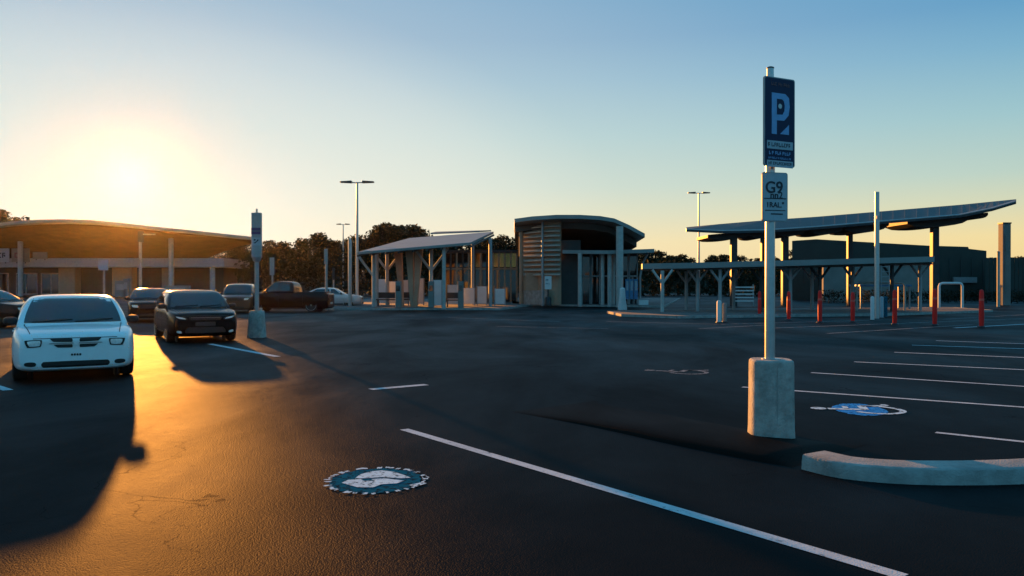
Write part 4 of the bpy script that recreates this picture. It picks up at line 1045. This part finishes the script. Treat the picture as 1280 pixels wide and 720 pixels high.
t = thing('boundary_hedge', 'dark clipped hedge bank in front of the shed at the right', 'hedge', (X(1150, D), D, 0))

# ------------------------------------------------------------------ tall pole, bollards, hoops
D = 38
t = thing('tall_steel_pole', 'tall plain steel pole among the red bollards', 'pole', (X(1096, D), D, 0))
MB().tube([(0, 0, 0), (0, 0, Z(240, D))], [.115, .105], 16).build('pole', M['steel'], t, smooth=True)
MB().box((0, -.09, Z(272, D)), (.14, .12, .16)).build('junction_box', M['whitemetal'], t, bevel=.01)
ld = MB()
for s in (0, 1): ld.tube([(.2 + s * .38, -.02, 1.3), (.2 + s * .38, -.02, Z(332, D))], .022, 6)
for k in range(5): ld.tube([(.2, -.02, 1.5 + k * .24), (.58, -.02, 1.5 + k * .24)], .018, 6)
ld.build('rungs', M['greymetal'], t)
def white_post(px, D, ytop, label, m='white', r=.085):
    s_ = thing('short_post', label, 'bollard', (X(px, D), D, 0)); h_ = Z(ytop, D)
    MB().lathe([(r, -.02), (r, h_ - .05), (r * .8, h_), (r * .3, h_ + .02)], n=14).build('tube', M[m], s_, smooth=True)
    MB().lathe([(r * 1.5, 0), (r * 1.4, .03)], n=14).build('base_ring', M['darkmetal'], s_); return s_
white_post(1090.5, 36, 371, 'short cream post just left of the tall steel pole')
white_post(1102, 38.5, 371, 'short pale blue post just right of the tall steel pole', 'palep')
white_post(1107, 39.5, 371, 'short teal post second right of the tall steel pole', 'tealp')
white_post(899, 34, 376, 'left one of a pair of pale posts on the kerb under the low canopy', 'white', .10)
white_post(906, 34.4, 379, 'right one of a pair of pale posts on the kerb under the low canopy', 'lwall', .09)
bl = ['furthest red bollard, left of the blue sign post', 'red bollard just right of the blue sign post', 'red bollard in front of a forked canopy post, third from the left',
      'red bollard left of the short cream post', 'red bollard right of the tall steel pole', 'red bollard at the foot of the solar canopy column', 'rightmost red bollard standing clear on its own']
def bollard(px, py, ytop, lb):
    g_ = G(px, py); s_ = thing('red_bollard', lb, 'bollard', g_, 0, 'red bollards along the bay ends'); h_ = Z(ytop - 2, g_.y)
    MB().lathe([(.075, .02), (.082, .10), (.092, .35), (.088, .8), (.078, h_ - .12), (.06, h_ - .03), (.02, h_)], n=18).build('tube', M['red'], s_, smooth=True)
    MB().lathe([(.15, -.01), (.14, .03), (.10, .05)], n=18).build('foot', M['darkmetal'], s_, smooth=True)
    MB().lathe([(.087, h_ - .42), (.085, h_ - .34)], n=18).build('reflective_band', M['refl'], s_, smooth=True)
for (px, py, yt), lb in zip(((949.5, 395, 366), (986, 400, 366), (1025, 403, 365), (1066, 402.5, 367), (1118.5, 405.5, 364), (1168.5, 406.5, 363), (1227, 409, 364)), bl): bollard(px, py, yt, lb)
def hoop(pa, pb, D, ytop, lb, r=.07, m='whitemetal'):
    s_ = thing('metal_hoop', lb, 'barrier', (X((pa + pb) / 2, D), D, 0)); w = (X(pb, D) - X(pa, D)) / 2; h_ = Z(ytop, D)
    pts = [(-w, 0, 0), (-w, 0, h_ - .2), (-w + .06, 0, h_ - .06), (-w + .2, 0, h_), (w - .2, 0, h_), (w - .06, 0, h_ - .06), (w, 0, h_ - .2), (w, 0, 0)]
    MB().tube(pts, r, 10).build('tube', M[m], s_, smooth=True)
    for s in (1, -1): MB().lathe([(.14, -.01), (.13, .03)], (s * w, 0, 0), 12).build('foot_plate', M['darkmetal'], s_)
hoop(1071, 1131, 46, 353.5, 'wide pale hoop barrier behind the tall steel pole', .055)
hoop(1174, 1203, 52, 354, 'narrow white hoop barrier right of the solar canopy column', .08, 'white')
D = 50
t = thing('parked_trolley_shelter', 'low teal topped shelter behind the wide hoop barrier', 'shelter', (X(1100, D), D, 0))
MB().box((0, 0, Z(357, D)), (3.2, 1.6, .12)).build('roof', M['blueglass'], t, bevel=.02)
for sx in (1, -1):
    for sy_ in (1, -1): MB().box((sx * 1.5, sy_ * .7, Z(358, D) / 2), (.08, .08, Z(358, D))).build('leg', M['greymetal'], t)
t = thing('slatted_rack', 'small white slatted rack under the low canopy left of the blue sign post', 'rack', (X(929, 56), 56, .12))
for k in range(5): MB().box((0, 0, .35 + k * .24), (1.5, .06, .09)).build('slat', M['white'], t)
for q_ in (1, -1): MB().box((q_ * .72, .06, .75), (.07, .06, 1.5)).build('upright', M['greymetal'], t)
# far right pillar and slim post
D = 62
t = thing('square_pillar', 'tall free standing dark square pillar at the right edge', 'pillar', (X(1255.5, D), D, 0))
MB().box((0, 0, Z(280, D) / 2), (.62, .62, Z(280, D))).build('shaft', M['lwall'], t, bevel=.04)
MB().box((0, 0, Z(280, D) + .05), (.68, .68, .10)).build('cap', M['darkmetal'], t)
MB().box((-.12, -.33, 3.2), (.07, .05, 4.6)).build('corner_strip', M['lwall'], t)
t = thing('slim_post', 'slim pale post just left of the square pillar', 'post', (X(1248, 58), 58, 0))
MB().tube([(0, 0, 0), (0, 0, Z(315, 58))], .10, 10).build('pole', M['whitemetal'], t, smooth=True)
MB().lathe([(.12, Z(315, 58)), (.05, Z(315, 58) + .06)], n=10).build('cap', M['greymetal'], t)
# low site fence at the far right
t = thing('boundary_fence', 'dark close boarded fence behind the square pillar', 'fence', (X(1290, 80), 80, 0))
f_ = MB()
for k in range(40): f_.box((-4.5 + k * .42, 0, Z(322, 80) / 2), (.38, .05, Z(322, 80) + rnd.uniform(-.05, .05)))
f_.build('boards', M['gwall'], t)
MB().box((3.9, .1, 3.3), (17, .08, .12)).build('rail', M['darkmetal'], t)

# ------------------------------------------------------------------ trees
def leaf_cloud(mb, c, rx, ry, rz, n, s, r):
    for _ in range(n):
        u = Vector((r.gauss(0, 1), r.gauss(0, 1), r.gauss(0, 1))).normalized() * (r.random() ** .45)
        p = Vector((c[0] + u.x * rx, c[1] + u.y * ry, c[2] + u.z * rz)); q = s * r.uniform(.6, 1.5)
        a = Vector((r.uniform(-1, 1), r.uniform(-1, 1), r.uniform(-1, 1))).normalized(); b = a.cross(Vector((r.uniform(-1, 1), r.uniform(-1, 1), r.uniform(-1, 1)))).normalized()
        mb.add([p - a * q, p + b * q * .5, p + a * q, p - b * q * .5], [(0, 1, 2, 3)])
def tree_meshes(seed, H, lean=0):
    r = random.Random(seed); tr = MB(); cr = MB()
    tr.tube([(0, 0, -.1), (.05 * H * lean, 0, H * .3), (.02 * H, .01 * H, H * .6), (.0, 0, H * .9)], [H * .026, H * .02, H * .013, H * .004], 8)
    for k in range(9):
        h = H * r.uniform(.25, .75); a = r.uniform(0, 6.28); L_ = H * r.uniform(.16, .27) * (1.25 - h / H)
        e = (math.cos(a) * L_, math.sin(a) * L_, h + L_ * r.uniform(.4, .9)); tr.tube([(0.02 * H, 0, h), e], [H * .009, H * .003], 5)
        leaf_cloud(cr, e, H * .11, H * .11, H * .085, 170, H * .019, r)
    for k in range(11):
        h = H * r.uniform(.34, .93); w = H * .19 * math.sin(min(1, (1.06 - h / H) * 1.7) * math.pi / 2); a = r.uniform(0, 6.28)
        leaf_cloud(cr, (math.cos(a) * w, math.sin(a) * w, h), H * r.uniform(.07, .13), H * r.uniform(.07, .13), H * r.uniform(.05, .10), 190, H * .019, r)
    leaf_cloud(cr, (0, 0, H * .55), H * .2, H * .2, H * .28, 700, H * .022, r)
    return tr, cr
protos = []
for i in range(6):
    tr, cr = tree_meshes(100 + i, 10.0, (i - 3) * .3)
    protos.append((tr, cr))
pm = []
for tr, cr in protos:
    pm.append([tr, cr, None])
TL = [(-15, 268, 138), (6, 262, 136), (40, 300, 150), (90, 300, 150), (140, 302, 150), (185, 306, 150), (232, 308, 140), (262, 303, 135), (288, 300, 128), (306, 299, 132), (335, 294, 128), (352, 297, 135), (374, 300, 130), (392, 291, 126), (410, 297, 134),
      (428, 296, 140), (449, 291, 122), (463, 284, 126), (478, 281, 124), (490, 279, 130), (505, 276, 122), (519, 285, 128), (536, 279, 132), (556, 300, 130), (577, 303, 128), (600, 297, 126), (618, 294, 122), (636, 291, 128),
      (655, 300, 136), (690, 312, 150), (735, 316, 150), (782, 316, 130), (800, 313, 126), (816, 311, 124), (833, 309, 122), (848, 314, 126), (862, 322, 130), (895, 319, 130), (906, 316, 128), (928, 317, 124), (944, 318, 126), (968, 317, 124), (992, 313, 126),
      (1225, 322, 120), (1238, 320, 124), (1268, 319, 120), (1284, 316, 118), (1310, 312, 122)]
pos_words = []
kinds = ['dark tree', 'olive tree', 'green tree']
cache = {}
for i, (px, py, D) in enumerate(TL):
    k = (i * 5) % 6; H = Z(py, D)
    near = 'over the left roof edge' if px < 20 else 'behind the arched canopy' if px < 245 else 'between arched canopy and lamp post' if px < 440 else 'rising above the pavilion roof' if px < 545 else 'between pavilion and louvred house' if px < 660 else 'hidden behind the louvred house' if px < 770 else 'between louvred house and distant lamp post' if px < 873 else 'low behind the long canopy' if px < 1000 else 'at the far right beyond the fence'
    zone = near
    pos_words.append(zone); idx = pos_words.count(zone)
    order = ['first', 'second', 'third', 'fourth', 'fifth', 'sixth', 'seventh', 'eighth', 'ninth', 'tenth', 'eleventh', 'twelfth'][idx - 1]
    t = thing('broadleaf_tree', '%s %s, %s from the left' % (kinds[k % 3], near, order), 'tree', (X(px, D), D, 0), rnd.uniform(0, 6.28), 'trees on the skyline')
    if k not in cache:
        tr, cr = protos[k]; a = tr.build('trunk', M['bark'], t, smooth=True); b = cr.build('crown', LEAF[k % 3], t); cache[k] = (a, b)
    else:
        for o in cache[k]:
            c2 = o.copy(); COL.objects.link(c2); c2.parent = t
    f = H / 9.9; t.scale = (f * rnd.uniform(1.1, 1.5), f * rnd.uniform(1.1, 1.5), f)
# dense understory along the back
us = MB(); r = random.Random(5)
for k in range(150):
    px = -60 + k * 9.4; D = 150 if px < 300 else 112 + r.uniform(-5, 12) if not 990 < px < 1230 else 108
    hmax = 7.0 if px < 560 else 5.2 if px < 1000 else 3.6
    if px < 560 or px > 640: leaf_cloud(us, (X(px, D), D, hmax * .45), 1.5, 1.2, hmax * .55, 190, .26, r)
    else: leaf_cloud(us, (X(px, D), D, 2.4), 1.3, 1.2, 2.8, 190, .26, r)
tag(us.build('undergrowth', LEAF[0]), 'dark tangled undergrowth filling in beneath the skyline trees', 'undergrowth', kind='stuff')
# hedge bank
hg = MB()
for k in range(70): leaf_cloud(hg, (-8.5 + k * .26, r.uniform(-.3, .3), .62), .35, .4, .62, 90, .07, r)
hb = bpy.data.objects['boundary_hedge']; hg.build('foliage', LEAF[0], hb)
st = MB()
for k in range(12): st.tube([(-8 + k * 1.5, 0, -.05), (-8 + k * 1.5 + .1, 0, .6)], [.04, .02], 5)
st.build('stem', M['bark'], hb)

# earth bank added behind the trees to block the horizon glow
mb = MB(); rows = []
for i in range(60):
    x = -260 + i * 9; h1 = 5.2 + 1.0 * math.sin(i * .7) + .5 * math.sin(i * 1.9); rows.append([(x, 146, -.3), (x, 154, h1 * .6), (x, 162, h1), (x, 190, h1 + .5), (x, 230, -.3)])
mb.grid(rows); tag(mb.build('glow_block_bank', M['backing'], smooth=True), kind='structure')
# thin haze volume added to make the glow around the sun
bpy.context.view_layer.update()
hz = MB().box((0, 96, 6.5), (420, 400, 15.0)).build('haze', M['asphalt'])
hm = bpy.data.materials.new('sun_glow_haze'); hm.use_nodes = True; hn = hm.node_tree; hn.nodes.clear()
ho = hn.nodes.new('ShaderNodeOutputMaterial'); hv = hn.nodes.new('ShaderNodeVolumePrincipled')
hv.inputs['Color'].default_value = (1, .97, .93, 1); hv.inputs['Density'].default_value = .000027; hv.inputs['Anisotropy'].default_value = .94
hn.links.new(hv.outputs[0], ho.inputs['Volume']); hz.data.materials.clear(); hz.data.materials.append(hm)
tag(hz, 'thin haze added to make the glow towards the low sun', 'haze', kind='stuff')
